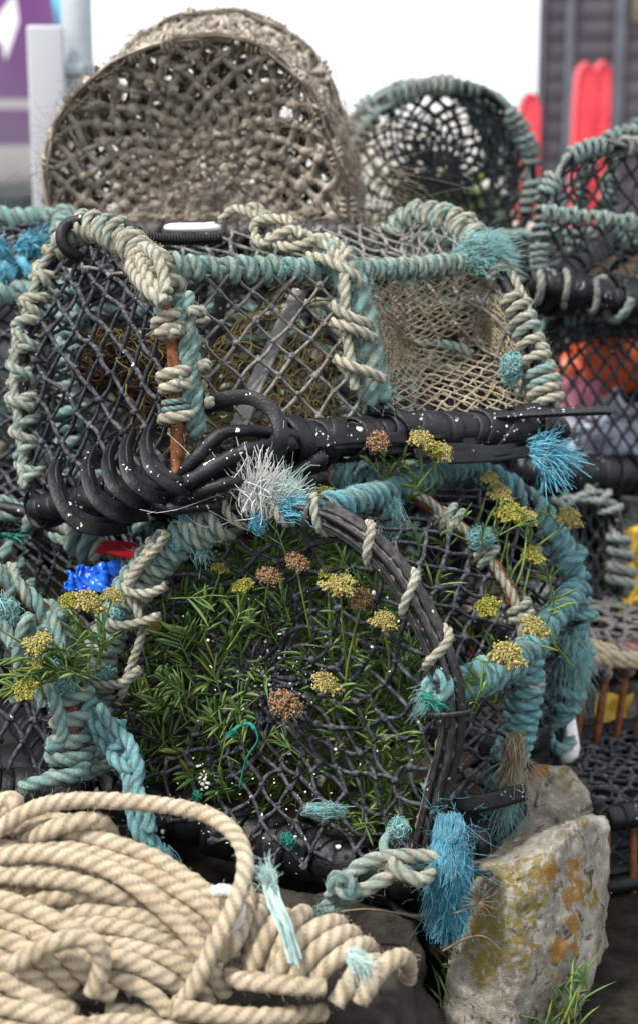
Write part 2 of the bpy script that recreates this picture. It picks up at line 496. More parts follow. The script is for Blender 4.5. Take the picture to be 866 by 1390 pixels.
def m_plain(name, col, var=.35, rough=.85, scale=30, bump=900, spec=.2, dust=None, dust_amt=.4, specks=0.0, transl=0.0, bdist=.0008):
    k = NT(name)
    c = k.mix(k.ramp(k.noise(scale, 5), .3, .7), tuple(x * (1 - var) for x in col), tuple(min(1, x * (1 + var)) for x in col))
    c = k.mix(k.ramp(k.sep(k.attr('rc'))[0], .25, 1.0, 0.0, .45), c, tuple(x * .35 for x in col))
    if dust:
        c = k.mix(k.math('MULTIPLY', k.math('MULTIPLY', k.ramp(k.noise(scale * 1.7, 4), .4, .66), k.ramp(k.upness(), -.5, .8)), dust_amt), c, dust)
    if specks:
        c = k.mix(k.specks(85, .30, min(1, specks * 1.2)), c, (.66, .66, .62))
        c = k.mix(k.specks(230, .34, min(1, specks * 2.4)), c, (.62, .63, .62))
    return k.finish(c, rough, k.noise(bump, 4), bdist, .6, spec, transl=transl)

M = {}
BEIGE, TEAL = (.68, .62, .46), (.21, .46, .44)
M['rope'] = m_rope('weathered_rope', BEIGE, TEAL)
M['blue_rope'] = m_rope('turquoise_rope', (.28, .52, .51), (.13, .47, .54), fade=(.45, .62, .62), grime=(.10, .12, .10), fade_amt=.5, grime_amt=.5)
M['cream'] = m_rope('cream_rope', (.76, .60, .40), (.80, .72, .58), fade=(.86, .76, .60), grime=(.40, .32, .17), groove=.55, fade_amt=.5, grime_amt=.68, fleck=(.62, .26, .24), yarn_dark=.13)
M['coral'] = m_rope('coral_rope', (.60, .25, .19), (.30, .42, .46), grime_amt=.4)
M['greyrope'] = m_rope('grey_rope', (.42, .44, .39), (.27, .44, .43), grime=(.07, .07, .06), grime_amt=.85)
M['blue_fibre'] = m_plain('blue_fibre', (.085, .36, .50), .45, .85, 60, dust=(.30, .44, .48), dust_amt=.7)
M['teal_fibre'] = m_plain('teal_fibre', (.17, .40, .41), .45, .9, 60, dust=(.42, .46, .42), dust_amt=.7)
M['green_twine'] = m_plain('green_twine', (.015, .25, .185), .4, .7, 60, dust=(.15, .2, .17), dust_amt=.5)
M['white_fibre'] = m_plain('white_fibre', (.86, .86, .84), .08, .7, 60, transl=.35)
M['pale_fibre'] = m_plain('pale_fibre', (.55, .74, .70), .2, .8, 60)
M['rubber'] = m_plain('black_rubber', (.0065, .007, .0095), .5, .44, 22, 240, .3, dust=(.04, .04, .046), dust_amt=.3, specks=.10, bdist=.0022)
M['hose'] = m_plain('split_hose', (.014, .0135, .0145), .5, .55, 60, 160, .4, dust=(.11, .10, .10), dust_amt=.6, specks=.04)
M['net_black'] = m_plain('black_twine', (.016, .018, .026), .55, .75, 90, 700, .28, dust=(.14, .145, .16), dust_amt=.8, specks=.02)  # dust colour also paints pale highlights on the upper sides of cords
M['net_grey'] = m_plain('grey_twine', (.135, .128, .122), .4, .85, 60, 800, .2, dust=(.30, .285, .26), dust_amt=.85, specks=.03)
M['net_beige'] = m_plain('beige_twine', (.33, .28, .20), .35, .9, 50, 900, .1)
M['net_olive'] = m_plain('olive_twine', (.15, .115, .05), .45, .9, 40, 900, .1)
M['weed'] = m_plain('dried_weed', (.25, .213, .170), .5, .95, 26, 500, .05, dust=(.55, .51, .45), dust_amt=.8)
M['weed_shaded'] = m_plain('shaded_weed', (.095, .078, .058), .5, .95, 26, 500, .05)  # darker copy of the weed; shade inside the brown pot put into colour
M['net_dark'] = m_plain('dark_twine', (.040, .046, .047), .5, .85, 30, 700, .2)
M['rust'] = m_plain('rusty_steel', (.16, .055, .022), .6, .85, 70, 400, .2, dust=(.40, .2, .09), dust_amt=.5, specks=.05)
M['brownrust'] = m_plain('brown_rust', (.075, .048, .032), .5, .9, 40, 400, .1)
M['timber'] = m_plain('old_timber', (.12, .085, .055), .4, .9, 24, 300, .1)
M['barnacle'] = m_plain('white_barnacle', (.72, .72, .69), .15, .7, 200)
M['salt_crust'] = m_plain('salt_crust', (.50, .475, .44), .3, .9, 120)
M['white_plastic'] = m_plain('white_plastic', (.80, .80, .80), .05, .4, 30, 60, .4)
M['strap'] = m_plain('grey_strap', (.16, .155, .15), .35, .8, 50, 500, .2, dust=(.34, .34, .34), dust_amt=.5, specks=.05)
def m_leaf():
    k = NT('samphire_leaf')
    s = k.sep(k.attr('rc'))
    c = k.mix(s[0], (.065, .15, .045), (.20, .33, .11))
    c = k.mix(k.ramp(s[2], .80, 1.0, 0, .8), c, (.22, .24, .03))
    c = k.mix(k.math('MULTIPLY', k.ramp(s[1], .55, 1.0), .3), c, (.20, .24, .06))
    return k.finish(c, .5, k.noise(300, 2), .0006, .3, .35, transl=.22)
def m_flower(name, a, b, d):
    k = NT(name)
    s = k.sep(k.attr('rc'))
    c = k.mix(k.ramp(s[0], .1, .75), a, b)
    c = k.mix(k.ramp(s[0], .72, .95), c, d)
    return k.finish(c, .7, k.noise(900, 2), .0005, .4, .2, transl=.12)
def m_stone():
    k = NT('lichen_stone')
    base = k.mix(k.ramp(k.noise(16, 8, rough=.7), .35, .66), (.24, .215, .17), (.62, .575, .49))
    base = k.mix(k.ramp(k.noise(110, 5), .52, .72), base, (.66, .65, .61))
    base = k.mix(k.math('MULTIPLY', k.ramp(k.noise(42, 6, dist=1.0), .56, .64), .8), base, (.045, .043, .038))
    vec = k.pos()
    y = k.math('MULTIPLY', k.ramp(k.noise(13, 3, vec), .56, .62), k.ramp(k.noise(75, 6, rough=.75), .42, .52))
    base = k.mix(k.math('MULTIPLY', y, .85), base, (.30, .205, .025))
    sh = k.n('ShaderNodeMapping', {'Vector': vec, 'Location': (.37, .2, .11)}).outputs[0]
    o = k.math('MULTIPLY', k.ramp(k.noise(11, 4, sh), .66, .68), k.ramp(k.noise(60, 5, sh), .36, .48))
    base = k.mix(k.math('MULTIPLY', o, .9), base, (.46, .19, .018))
    # lichen rosettes on the front of the slab
    def near(pts, r):
        acc = None
        for q in pts:
            d = k.n('ShaderNodeVectorMath', {0: vec, 1: tuple(float(x) for x in P(*q))}, operation='DISTANCE').outputs['Value']
            m = k.math('LESS_THAN', k.math('ADD', d, k.ramp(k.noise(55, 6, rough=.7), .2, .8, -.55 * r, .9 * r)), r)
            acc = m if acc is None else k.math('MAXIMUM', acc, m)
        return acc
    y2 = near([(700, 1185, 2.07), (690, 1235, 2.06), (728, 1225, 2.06), (720, 1285, 2.05), (655, 1290, 2.07), (745, 1190, 2.07), (670, 1190, 2.08)], .040)
    o2 = near([(784, 1182, 2.13), (797, 1205, 2.14), (778, 1215, 2.12), (786, 1252, 2.12), (792, 1285, 2.12), (760, 1290, 2.1), (752, 1190, 2.09)], .021)
    base = k.mix(k.math('MULTIPLY', k.math('MULTIPLY', y2, k.ramp(k.noise(105, 6, rough=.7), .44, .54)), .85), base, (.33, .25, .05))
    base = k.mix(k.math('MULTIPLY', k.math('MULTIPLY', o2, k.ramp(k.noise(130, 6, rough=.7), .36, .46)), .88), base, k.mix(k.noise(60, 4), (.36, .16, .02), (.56, .30, .06)))
    h = k.math('ADD', k.noise(95, 9, rough=.75), k.math('MULTIPLY', o, .25))
    return k.finish(base, .95, h, .016, 1.0, .12)
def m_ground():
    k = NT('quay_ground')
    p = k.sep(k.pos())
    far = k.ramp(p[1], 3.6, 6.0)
    c = k.mix(k.ramp(k.noise(26, 8), .35, .7), (.010, .0085, .007), (.038, .033, .026))  # near soil, its colour darkened to stand in for shade among the pots
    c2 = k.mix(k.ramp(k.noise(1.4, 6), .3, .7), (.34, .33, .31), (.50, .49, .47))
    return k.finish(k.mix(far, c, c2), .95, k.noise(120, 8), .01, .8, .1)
def m_hut():
    k = NT('dark_boarding')
    c = k.mix(k.ramp(k.noise(5, 6), .3, .7), (.105, .096, .118), (.165, .152, .18))
    return k.finish(c, .75, k.noise(80, 4), .002, .4, .2)
def m_boat():
    k = NT('purple_hull')
    z = k.sep(k.pos())[2]
    c = k.mix(k.ramp(z, .95, 1.85), (.23, .16, .27), (.28, .09, .34))
    return k.finish(c, .35, k.noise(3, 2), .002, .2, .5)
M['leaf'] = m_leaf()
M['flower'] = m_flower('green_umbel', (.17, .185, .03), (.36, .33, .06), (.42, .36, .10))
M['flower_gold'] = m_flower('gold_umbel', (.24, .225, .06), (.40, .36, .12), (.46, .31, .20))
M['flower_dry'] = m_flower('dry_umbel', (.17, .10, .055), (.33, .21, .11), (.42, .27, .19))
M['stem'] = m_plain('plant_stem', (.13, .19, .045), .3, .6, 60)
M['twig'] = m_plain('dry_twig', (.20, .15, .10), .4, .9, 60)
M['stone'] = m_stone()
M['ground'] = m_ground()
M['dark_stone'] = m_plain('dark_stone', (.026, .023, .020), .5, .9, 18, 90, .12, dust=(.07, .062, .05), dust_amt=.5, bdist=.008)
M['hut'] = m_hut()
M['hut_trim'] = m_plain('hut_trim', (.10, .105, .13), .2, .7, 8, 60)
M['hut_eave'] = m_plain('hut_eave', (.13, .11, .085), .3, .8, 8, 60)
M['boat'] = m_boat()
M['boat_white'] = m_plain('boat_white', (.62, .60, .62), .1, .4, 3, 30, .4)
M['boat_blue'] = m_plain('boat_blue', (.10, .45, .62), .1, .4, 3, 30, .4)
M['red_plastic'] = m_plain('red_plastic', (.66, .045, .07), .12, .45, 6, 60, .4, dust=(.7, .2, .2), dust_amt=.3)
M['orange_plastic'] = m_plain('orange_plastic', (.72, .10, .018), .15, .45, 14, 60, .4, dust=(.85, .4, .25), dust_amt=.4)
M['yellow_cloth'] = m_plain('yellow_oilskin', (.56, .36, .03), .15, .45, 14, 90, .4)  # yellow toned darker in colour for the shade the cloth lies in
M['blue_plastic'] = m_plain('blue_plastic', (.008, .11, .62), .25, .35, 30, 90, .5)
M['red_cloth'] = m_plain('red_cloth', (.35, .012, .022), .2, .7, 30, 300)
M['pink_cloth'] = m_plain('pink_cloth', (.50, .18, .25), .3, .8, 20, 200)
M['pale_sheet'] = m_plain('pale_sheet', (.50, .55, .66), .3, .5, 16, 90, .4)
M['galv'] = m_plain('galvanised_steel', (.36, .41, .44), .15, .45, 12, 120, .5)
M['sign_white'] = m_plain('sign_white', (.56, .57, .62), .04, .4, 5, 60, .4)
M['bush'] = m_plain('bush_leaf', (.13, .20, .03), .6, .6, 20, transl=.3)
M['kerb'] = m_plain('pinkish_block', (.36, .29, .26), .2, .9, 12, 90)

# ================================================================== pots
POTS = 'lobster pots stacked on the quay'

def at_frac(h, t):
    seg = np.linalg.norm(np.diff(h, axis=0), axis=1)
    s = np.concatenate([[0], np.cumsum(seg)]); s /= s[-1]
    t = np.asarray(t)
    return np.stack([np.interp(t, s, h[:, k]) for k in range(3)], -1)

def flat_end(hoop, axis, bulge=.03, split=.47):
    """surface across a D shaped hoop, u along the base, v upwards"""
    def S(u, v):
        L = at_frac(hoop, v * split); R_ = at_frac(hoop, 1 - v * (1 - split - .06))
        return L * (1 - u)[:, None] + R_ * u[:, None] + axis * (bulge * 16 * u * (1 - u) * v * (1 - v))[:, None]
    return S

def seam_end(outline, a, b, axis, inner=.04, power=.9, bulge=.02):
    """netting drawn together along a seam a-b"""
    a, b = np.asarray(a), np.asarray(b)
    def S(u, v):
        o = at_frac(outline, u)
        w = np.clip(((o - a) @ (b - a)) / ((b - a) @ (b - a)), 0, 1)
        c = a + (b - a) * w[:, None]
        g = (1 - inner) * v ** power
        return o + (c - o) * g[:, None] + axis * (bulge * np.sin(PI * v))[:, None]
    return S

def polar_end(outline, centre, axis, inner=.1, power=.85, bulge=.02):
    def S(u, v):
        o = at_frac(outline, u)
        g = (1 - inner) * (v ** power)
        return o + (centre - o) * g[:, None] + axis * (bulge * np.sin(PI * v))[:, None]
    return S

def shell(hoops, t0=0.0, t1=1.0, pinch=.012):
    """surface through the hoops; u round the arch, v along the pot"""
    hs = np.stack([at_frac(h, np.linspace(0, 1, 160)) for h in hoops])
    cen = hs.mean(1)
    def S(u, v):
        a = (t0 + (t1 - t0) * u) * 159; i = np.clip(a.astype(int), 0, 158); f = (a - i)[:, None]
        b = v * (len(hoops) - 1); j = np.clip(b.astype(int), 0, len(hoops) - 2); g = (b - j)[:, None]
        p = lambda jj: hs[jj, i] * (1 - f) + hs[jj, i + 1] * f
        q = p(j) * (1 - g) + p(j + 1) * g
        c = cen[j] * (1 - g) + cen[j + 1] * g
        d = c - q; d /= np.linalg.norm(d, axis=1)[:, None] + 1e-9
        return q + d * (pinch * 4 * g * (1 - g))
    return S

def slats(t, hoops, n=5, mat='timber'):
    a0, a1 = hoops[0][0], hoops[0][-1]; b0, b1 = hoops[-1][0], hoops[-1][-1]
    for q in range(n):
        f = (q + .5) / n
        p0, p1 = a0 * (1 - f) + a1 * f, b0 * (1 - f) + b1 * f
        mb = MB(); strap(mb, resample([p0, p1], n=8), .018, .005, a1 - a0)
        mb.build('floor_slat', M[mat], t)

def generic_pot(label, hoops, net='net_dark', net_r=.0026, nu=44, nv=12, rope_tint=.8, rope_mat='rope', rope_r=.007, R=.013, base_R=.026,
                ends=('flat', 'flat'), end_n=(14, 14), ridges=(.3, .5, .7), fuzz=120, base_mat='rubber', base_w=.014, slat=True, knot=1.7, shag=0, pitch=.022):
    axis = hoops[-1].mean(0) - hoops[0].mean(0); axis /= np.linalg.norm(axis)
    base = np.mean([hoops[0][0], hoops[0][-1], hoops[-1][0], hoops[-1][-1]], 0) - np.array([0, 0, base_R])
    t = thing('lobster_pot', label, 'lobster pot', base, POTS)
    for path in ([hoops[0][0], hoops[-1][0]], [hoops[0][-1], hoops[-1][-1]], [hoops[0][0], hoops[0][-1]], [hoops[-1][0], hoops[-1][-1]]):
        mb = MB(); wrapped_bar(mb, np.array(path, float), base_R, base_w); mb.build('base_bar', M[base_mat], t)
    for h in hoops:
        mb = MB(); sweep(mb, h, R * .8, 8, 0, rough=.05)
        messy(mb, h, R * .8, rope_r * .85, (rope_tint, rope_tint * .6, 1), 3, 10, 1, fuzz, cover=.7)
        mb.build('hoop', [M['rubber'], M[rope_mat]], t)
    for f in ridges:
        p = np.stack([at_frac(h, f) for h in hoops]); p = resample(p, n=30)
        mb = MB(); braid(mb, p, rope_r * 1.0, rope_r * 1.1, 2, .06, np.clip(rope_tint + .2 * RS.randn(2), 0, 1), fuzz=fuzz, n=9)
        mb.build('ridge_rope', M[rope_mat], t)
    mb = MB(); lattice(mb, shell(hoops), nu, nv, net_r, knot=knot, shag=shag); mb.build('side_net', M[net], t)
    for h, e, sg in ((hoops[0], ends[0], 1), (hoops[-1], ends[1], -1)):
        if e == 'flat':
            mb = MB(); lattice(mb, flat_end(h, axis * sg), end_n[0], end_n[1], net_r, knot=knot); mb.build('end_net', M[net], t)
        elif e == 'polar':
            out = np.concatenate([h, resample([h[-1], h[0]], n=20)[1:]])
            c = out.mean(0) + axis * sg * .05
            mb = MB(); lattice(mb, polar_end(out, c, axis * sg), end_n[0], end_n[1], net_r, wrap=True, knot=knot); mb.build('end_net', M[net], t)
    if slat:
        slats(t, hoops)
    return t, axis

def d_hoops(origin, yaw, L, W, H, n=3, pitch=0.0, roll=0.0, square=.55):
    """three D shaped hoops of an ordinary pot; origin = middle of its base"""
    cy, sy = math.cos(yaw), math.sin(yaw)
    ax = np.array([cy * math.cos(pitch), sy * math.cos(pitch), math.sin(pitch)])
    wd = np.array([-sy, cy, 0]); wd = wd * math.cos(roll) + np.cross(ax, wd) * math.sin(roll)
    up = np.cross(ax, wd)
    prof = [(-.5, 0), (-.52, .3), (-.47, .62), (-.33, .88), (0, 1.0), (.33, .88), (.47, .62), (.52, .3), (.5, 0)]
    out = []
    for i in range(n):
        c = np.asarray(origin, float) + ax * L * (i / (n - 1) - .5)
        out.append(smooth([c + wd * (a * W) + up * (b * H) for a, b in prof], n=90))
    return out

# ------------------------------------------------------------------ samphire
def umbel_mesh(name, mat, open_=1.0, n_um=20, n_fl=34):
    mb = MB()
    for q in range(n_um):
        a = q * 2.399963; rr = math.sqrt((q + .5) / n_um)
        d = np.array([rr * math.cos(a), rr * math.sin(a), math.sqrt(max(0, 1 - .72 * rr * rr)) * .8])
        c = d * (.78 + .1 * RS.randn())
        tubes(mb, np.linspace([0, 0, -.15], c, 4)[None], .028, 4, 1)
        k = RS.randn(n_fl, 3) * .125 * open_ + c + np.array([0, 0, .05])
        blobs(mb, k, .042 + .034 * RS.rand(n_fl), 0, aniso=.38)
    return mb, [M[mat], M['stem']]
HEADS = {}
def head_proto(kind):
    if kind not in HEADS:
        spec = {'green': ('flower', .8), 'gold': ('flower_gold', .9), 'dry': ('flower_dry', 1.15)}[kind]
        mb, ms = umbel_mesh('flower_head', spec[0], spec[1])
        o = mb.build('flower_head', ms); COL.objects.unlink(o); HEADS[kind] = o.data
        bpy.data.objects.remove(o)
    return HEADS[kind]
def flower_head(t, pos, size, kind, lean=None):
    o = bpy.data.objects.new('flower_head', head_proto(kind)); COL.objects.link(o)
    o.parent = t; o.location = np.asarray(pos) - np.array(t['_o'])
    d = Vector(lean if lean is not None else (RS.randn() * .25, -.45 + RS.randn() * .15, 1)).normalized()
    o.rotation_euler = d.to_track_quat('Z', 'Y').to_euler()
    o.rotation_mode = 'XYZ'
    o.scale = (size, size, size * (.8 + .2 * RS.rand()))
    return o
def sprays(mb, centres, dirs, n=7, ln=.034, wd=.0046, spread=.75):
    """trifoliate sprays of narrow fleshy leaves on short stalks"""
    b, d, l = [], [], []
    for c, v in zip(centres, dirs):
        v = np.asarray(v, float); v /= np.linalg.norm(v)
        m = max(3, int(n + RS.randn() * 1.5)); s = ln * (.7 + .6 * RS.rand())
        x = np.cross(v, RS.randn(3)); x /= np.linalg.norm(x)
        tubes(mb, np.linspace(c - v * s * .9, c + v * s * .55, 4)[None], .0011, 4, 1)
        for q in range(m):
            f = q / max(1, m - 1)
            sd = (-1) ** q
            b.append(c + v * s * (.6 * f - .3)); dd = v * (.8 + .5 * f) + x * sd * spread * (1.1 - .6 * f) + RS.randn(3) * .16
            d.append(dd); l.append(s * (.75 + .5 * RS.rand()))
    blades(mb, np.array(b), np.array(d), np.array(l), wd * (.75 + .5 * RS.rand(len(b))), 0, .12)
def samphire(label, root, spr, flowers, n=7, ln=.034, wd=.0046, name='samphire_plant'):
    """spr: list of (position, direction); flowers: list of (position, size, kind)"""
    t = thing(name, label, 'plant', root, 'rock samphire growing among the pots')
    mb = MB()
    for p, s, k in flowers:
        p = np.asarray(p); r = np.asarray(root) + RS.randn(3) * .012
        mid = (p + r) / 2 + RS.randn(3) * .015
        if np.linalg.norm(p - r) > .16:
            r = p + (r - p) / np.linalg.norm(r - p) * .16; mid = (p + r) / 2 + RS.randn(3) * .012
        sweep(mb, smooth([r, mid, p], n=14), np.linspace(.0019, .0012, 14), 6)
    if mb.n:
        mb.build('stem', M['stem'], t)
    mb = MB(); sprays(mb, [np.asarray(a) for a, b in spr], [b for a, b in spr], n, ln, wd)
    mb.build('leaf_sprays', [M['leaf'], M['stem']], t)
    for p, s, k in flowers:
        flower_head(t, p, s, k)
    return t

# ------------------------------------------------------------------ stones
def stone(label, pts, voxel=.007, rough=.006, group=None, name='stone', fine=.003, mat='stone'):
    pts = np.asarray(pts, float)
    bm = bmesh.new()
    for p in pts: bm.verts.new(p)
    r = bmesh.ops.convex_hull(bm, input=bm.verts)
    bmesh.ops.delete(bm, geom=[g for g in r['geom_interior'] if isinstance(g, bmesh.types.BMVert)], context='VERTS')
    me = bpy.data.meshes.new('hull'); bm.to_mesh(me); bm.free()
    o = bpy.data.objects.new('hull', me); COL.objects.link(o)
    md = o.modifiers.new('r', 'REMESH'); md.mode = 'VOXEL'; md.voxel_size = voxel
    md = o.modifiers.new('s', 'SMOOTH'); md.iterations = 2; md.factor = .5
    dg = bpy.context.evaluated_depsgraph_get()
    me2 = bpy.data.meshes.new_from_object(o.evaluated_get(dg)); bpy.data.objects.remove(o)
    n = len(me2.vertices); co = np.zeros(n * 3, np.float32); me2.vertices.foreach_get('co', co); co = co.reshape(-1, 3).astype(float)
    no = np.zeros(n * 3, np.float32); me2.vertices.foreach_get('normal', no); no = no.reshape(-1, 3)
    for i in range(n):
        q = Vector(co[i])
        h = mnoise.fractal(q * 9, .9, 2.1, 5) * rough * 1.3 + mnoise.noise(q * 3.1) * rough * 1.0 + mnoise.fractal(q * 45, .8, 2, 3) * fine
        h -= rough * 1.2 * max(0, mnoise.noise(Vector((q.x * 6, q.y * 6, q.z * 26))) - .25)
        co[i] += no[i] * h
    c = np.array([pts[:, 0].mean(), pts[:, 1].mean(), pts[:, 2].min()])
    me2.vertices.foreach_set('co', (co - c).astype(np.float32).ravel()); me2.update()
    me2.polygons.foreach_set('use_smooth', np.ones(len(me2.polygons), bool))
    me2.materials.clear(); me2.materials.append(M[mat])
    s = bpy.data.objects.new(name, me2); COL.objects.link(s); s.location = c
    me2.name = name
    return tag(s, label, 'stone', group)

def wad(mb, p, r, n=150, hr=.00042, mat=0, tint=0.0, shape=(1, 1, 1), k=13):
    """matted ball of loose fibre"""
    t = np.linspace(0, 1, k)[None, :, None]
    A, B_, C_ = (RS.randn(n, 1, 3) for _ in range(3))
    for v in (A, B_, C_): v /= np.linalg.norm(v, axis=2)[..., None]
    ph = RS.rand(n, 1, 1) * 6.28; f = RS.uniform(.5, 1.5, (n, 1, 1)) * 2 * PI
    pts = C_ * r * .45 * RS.rand(n, 1, 1) ** .5 + r * RS.uniform(.25, .6, (n, 1, 1)) * (A * np.cos(f * t + ph) + B_ * np.sin(f * t + ph))
    pts = np.asarray(p) + pts * np.asarray(shape)
    tubes(mb, pts, hr * (.7 + .6 * RS.rand(n)), 3, mat, np.stack([RS.rand(n), np.zeros(n), np.full(n, tint)], 1))

def tuft(t, base, d, ln, n, r=.0005, spread=.35, mat='blue_fibre', curl=.5, grav=.2, br=.006, name='frayed_end', k=7):
    mb = MB(); d = np.asarray(d, float) / np.linalg.norm(d)
    n = int(n * 2.6); r *= .55; spread *= .8
    b = np.asarray(base) + RS.randn(n, 3) * br * .5
    dd = d + spread * RS.randn(n, 3) * .6
    hairs(mb, b, dd, ln * (.55 + .55 * RS.rand(n)), r * (.7 + .6 * RS.rand(n)), curl=curl, grav=grav, k=k, n=4)
    return mb.build(name, M[mat], t)
def tuft_on(mb, base, d, ln, n, r=.0005, spread=.35, mat=0, curl=.5, grav=.2, br=.006, tint=0.0, k=7):
    d = np.asarray(d, float) / np.linalg.norm(d); n = int(n * 2.6); r *= .55; spread *= .8
    hairs(mb, np.asarray(base) + RS.randn(n, 3) * br * .5, d + spread * RS.randn(n, 3) * .6, ln * (.55 + .55 * RS.rand(n)), r * (.7 + .6 * RS.rand(n)), tint, mat, curl, k, grav, 4)

def crumple(label, name, cat, pts_px, mat, seed, amp=.03, n=36, t=None, group=None, freq=9):
    """crumpled sheet through four corner points"""
    c = np.asarray(pts_px, float)
    u = np.linspace(0, 1, n)
    U, V = np.meshgrid(u, u, indexing='ij')
    g = (c[0] * ((1 - U) * (1 - V))[..., None] + c[1] * (U * (1 - V))[..., None] + c[2] * (U * V)[..., None] + c[3] * ((1 - U) * V)[..., None])
    for i in range(n):
        for j in range(n):
            q = Vector(g[i, j] * freq) + Vector((seed, seed * 2, 0))
            e = mnoise.noise_vector(q) + .6 * mnoise.noise_vector(q * 2.3) + .35 * mnoise.noise_vector(q * 5)
            g[i, j] += amp * np.array(e[:])
    mb = MB(); mb.add(g.reshape(-1, 3), grid_faces(n, n, False))
    base = np.array([c[:, 0].mean(), c[:, 1].mean(), c[:, 2].min()])
    e = bpy.data.objects.new('tmp', None); e['_o'] = [float(x) for x in base]
    o = mb.build(name, M[mat], None)
    me = o.data; co = np.zeros(len(me.vertices) * 3, np.float32); me.vertices.foreach_get('co', co)
    me.vertices.foreach_set('co', (co.reshape(-1, 3) - base).astype(np.float32).ravel()); o.location = base
    bpy.data.objects.remove(e)
    md = o.modifiers.new('thick', 'SOLIDIFY'); md.thickness = .003
    return tag(o, label, cat, group)
# ================================================================== the lower front pot
AZ = math.radians(25)
AX = np.array([math.sin(AZ), math.cos(AZ), 0.0])
P0 = P(370, 940, 2.15)
def onF(lst, off=0.0):
    return np.array([on_plane(x, y, P0 + AX * off, AX) for x, y in lst])
hF = smooth(onF([(152, 1075), (132, 1000), (137, 900), (167, 822), (225, 748), (300, 706), (375, 694), (450, 709), (520, 762), (572, 845), (603, 925), (607, 995), (592, 1060), (575, 1130), (562, 1192)]), n=160)
hM = smooth(onF([(300, 1010), (277, 900), (290, 800), (340, 715), (410, 665), (480, 650), (550, 668), (610, 705), (655, 750), (692, 805), (712, 880), (710, 960), (688, 1035), (655, 1095)], .25), n=160)
hE = smooth(onF([(430, 960), (415, 850), (430, 760), (480, 690), (550, 652), (620, 640), (690, 655), (738, 700), (770, 765), (782, 840), (778, 900), (762, 965), (745, 1045)], .50), n=160)
low = thing('lobster_pot', 'front lobster pot full of green samphire with a large blue frayed tassel at its base', 'lobster pot', (hF[0] + hF[-1]) / 2 - np.array([0, 0, .04]), POTS)

# base: bars bandaged with inner tube
fb = resample(onF([(168, 1088), (360, 1142), (560, 1192)]), n=30)
mb = MB(); wrapped_bar(mb, fb, .031, .017, gap=1.15, tilt=.4, jr=.12); mb.build('base_bar', M['rubber'], low)
rb = resample(np.array([hF[-1], hM[-1] + [0, 0, -.01], on_plane(722, 1050, P0 + AX * .5, AX)]), n=40)
mb = MB(); wrapped_bar(mb, rb + [0, 0, -.012], .034, .016, gap=1.2, tilt=.3); mb.build('base_bar', M['rubber'], low)
lb = resample(np.array([hF[0], hM[0], hE[0]]), n=30)
mb = MB(); wrapped_bar(mb, lb, .028, .016); mb.build('base_bar', M['rubber'], low)
mb = MB(); wrapped_bar(mb, resample([hE[0], hE[-1]], n=20), .028, .016); mb.build('base_bar', M['rubber'], low)
mb = MB(); wrapped_bar(mb, resample([on_plane(712, 1062, P0 + AX * .46, AX), on_plane(714, 985, P0 + AX * .46, AX)], n=10), .034, .02, gap=1.1); mb.build('rubber_roll', M['rubber'], low)
mb = MB(); strap(mb, smooth([P(560, 1075, 2.25), P(640, 1090, 2.22), P(712, 1075, 2.26)], n=14), .012, .004, (0, .3, 1)); mb.build('flat_stick', M['rubber'], low)
mb = MB(); strap(mb, smooth([P(590, 1175, 2.1), P(640, 1184, 2.08), P(668, 1187, 2.08)], n=12), np.linspace(.009, .002, 12), .003, (0, .3, 1)); mb.build('rubber_strip', M['rubber'], low)

# front hoop: fibre packed bar, split hose over its right half, beige rope spiralled round it
mb = MB(); sweep(mb, hF, .0125, 10, 0, rough=.12)
lash(mb, cut(hF, .02, .43, 90), .012, .0082, .0195, tint=np.array([.5, .95, .4, 1, .6, .85, .5]), mat=1, fuzz=1300, n=12, jit=.5, Rj=.12)
mb.build('front_hoop', [M['net_grey'], M['rope']], low)
mb = MB()
c = cut(hF, .42, .985, 120); T, N, B = frames(c)
cen = P(370, 940, 2.15); radial = c - cen; radial -= AX * (radial @ AX)[:, None]; radial /= np.linalg.norm(radial, axis=1)[:, None]
strap(mb, c + radial * .008 - AX * .012, .0085, .0030, radial * .75 - AX * .8, ridge=.5)
strap(mb, c + radial * .014 + AX * .006, .010, .0030, AX * .9 + radial * .1, ridge=.5)
strap(mb, c - radial * .003 - AX * .014, .0045, .0025, radial - AX * .2, ridge=.3)
mb.build('split_hose', M['hose'], low)
for f, w in ((.535, .003), (.80, .003)):
    mb = MB()
    p = at_frac(hF, f); i = int(f * 159); T, N, B = frames(hF)
    band(mb, p, T[i], N[i], B[i], .026, .0035, .0015, (.2, .1)); mb.build('cable_tie', M['hose'], low)
# beige spiral
mb = MB()
sp = cut(hF, .30, .83, 200)
fr = [.335, .385, .435, .49, .535, .60, .665, .73]
for q, f in enumerate(fr):
    c0 = at_frac(hF, f); i = int(f * 159); T, N, B = frames(hF); r0 = c0 - cen; r0 -= AX * (r0 @ AX); r0 /= np.linalg.norm(r0)
    th = np.linspace(-.9 * PI, .95 * PI, 22); adv = np.linspace(-.030, .026, 22)
    R = .0185 + .002 * RS.rand()
    pts = c0 + R * (np.cos(th)[:, None] * (r0 * .75 - AX * .66) + np.sin(th)[:, None] * (r0 * .66 + AX * .75) * -1) + adv[:, None] * T[i] + r0 * .004
    rope(mb, smooth(wobble(pts, .002, 30, q), step=.003), .0062, np.linspace(.0, .35, 5), fuzz=700)
rope(mb, smooth(onF([(212, 735), (185, 770), (172, 800), (188, 830), (193, 860), (180, 900), (165, 945)], -.030), step=.004), .0062, .15, fuzz=700)
rope(mb, smooth(onF([(165, 795), (180, 805), (205, 805), (225, 796)], -.037), step=.004), .0065, .1, fuzz=700)
rope(mb, smooth(onF([(149, 846), (165, 850), (195, 844), (217, 836)], -.037), step=.004), .0065, .1, fuzz=700)
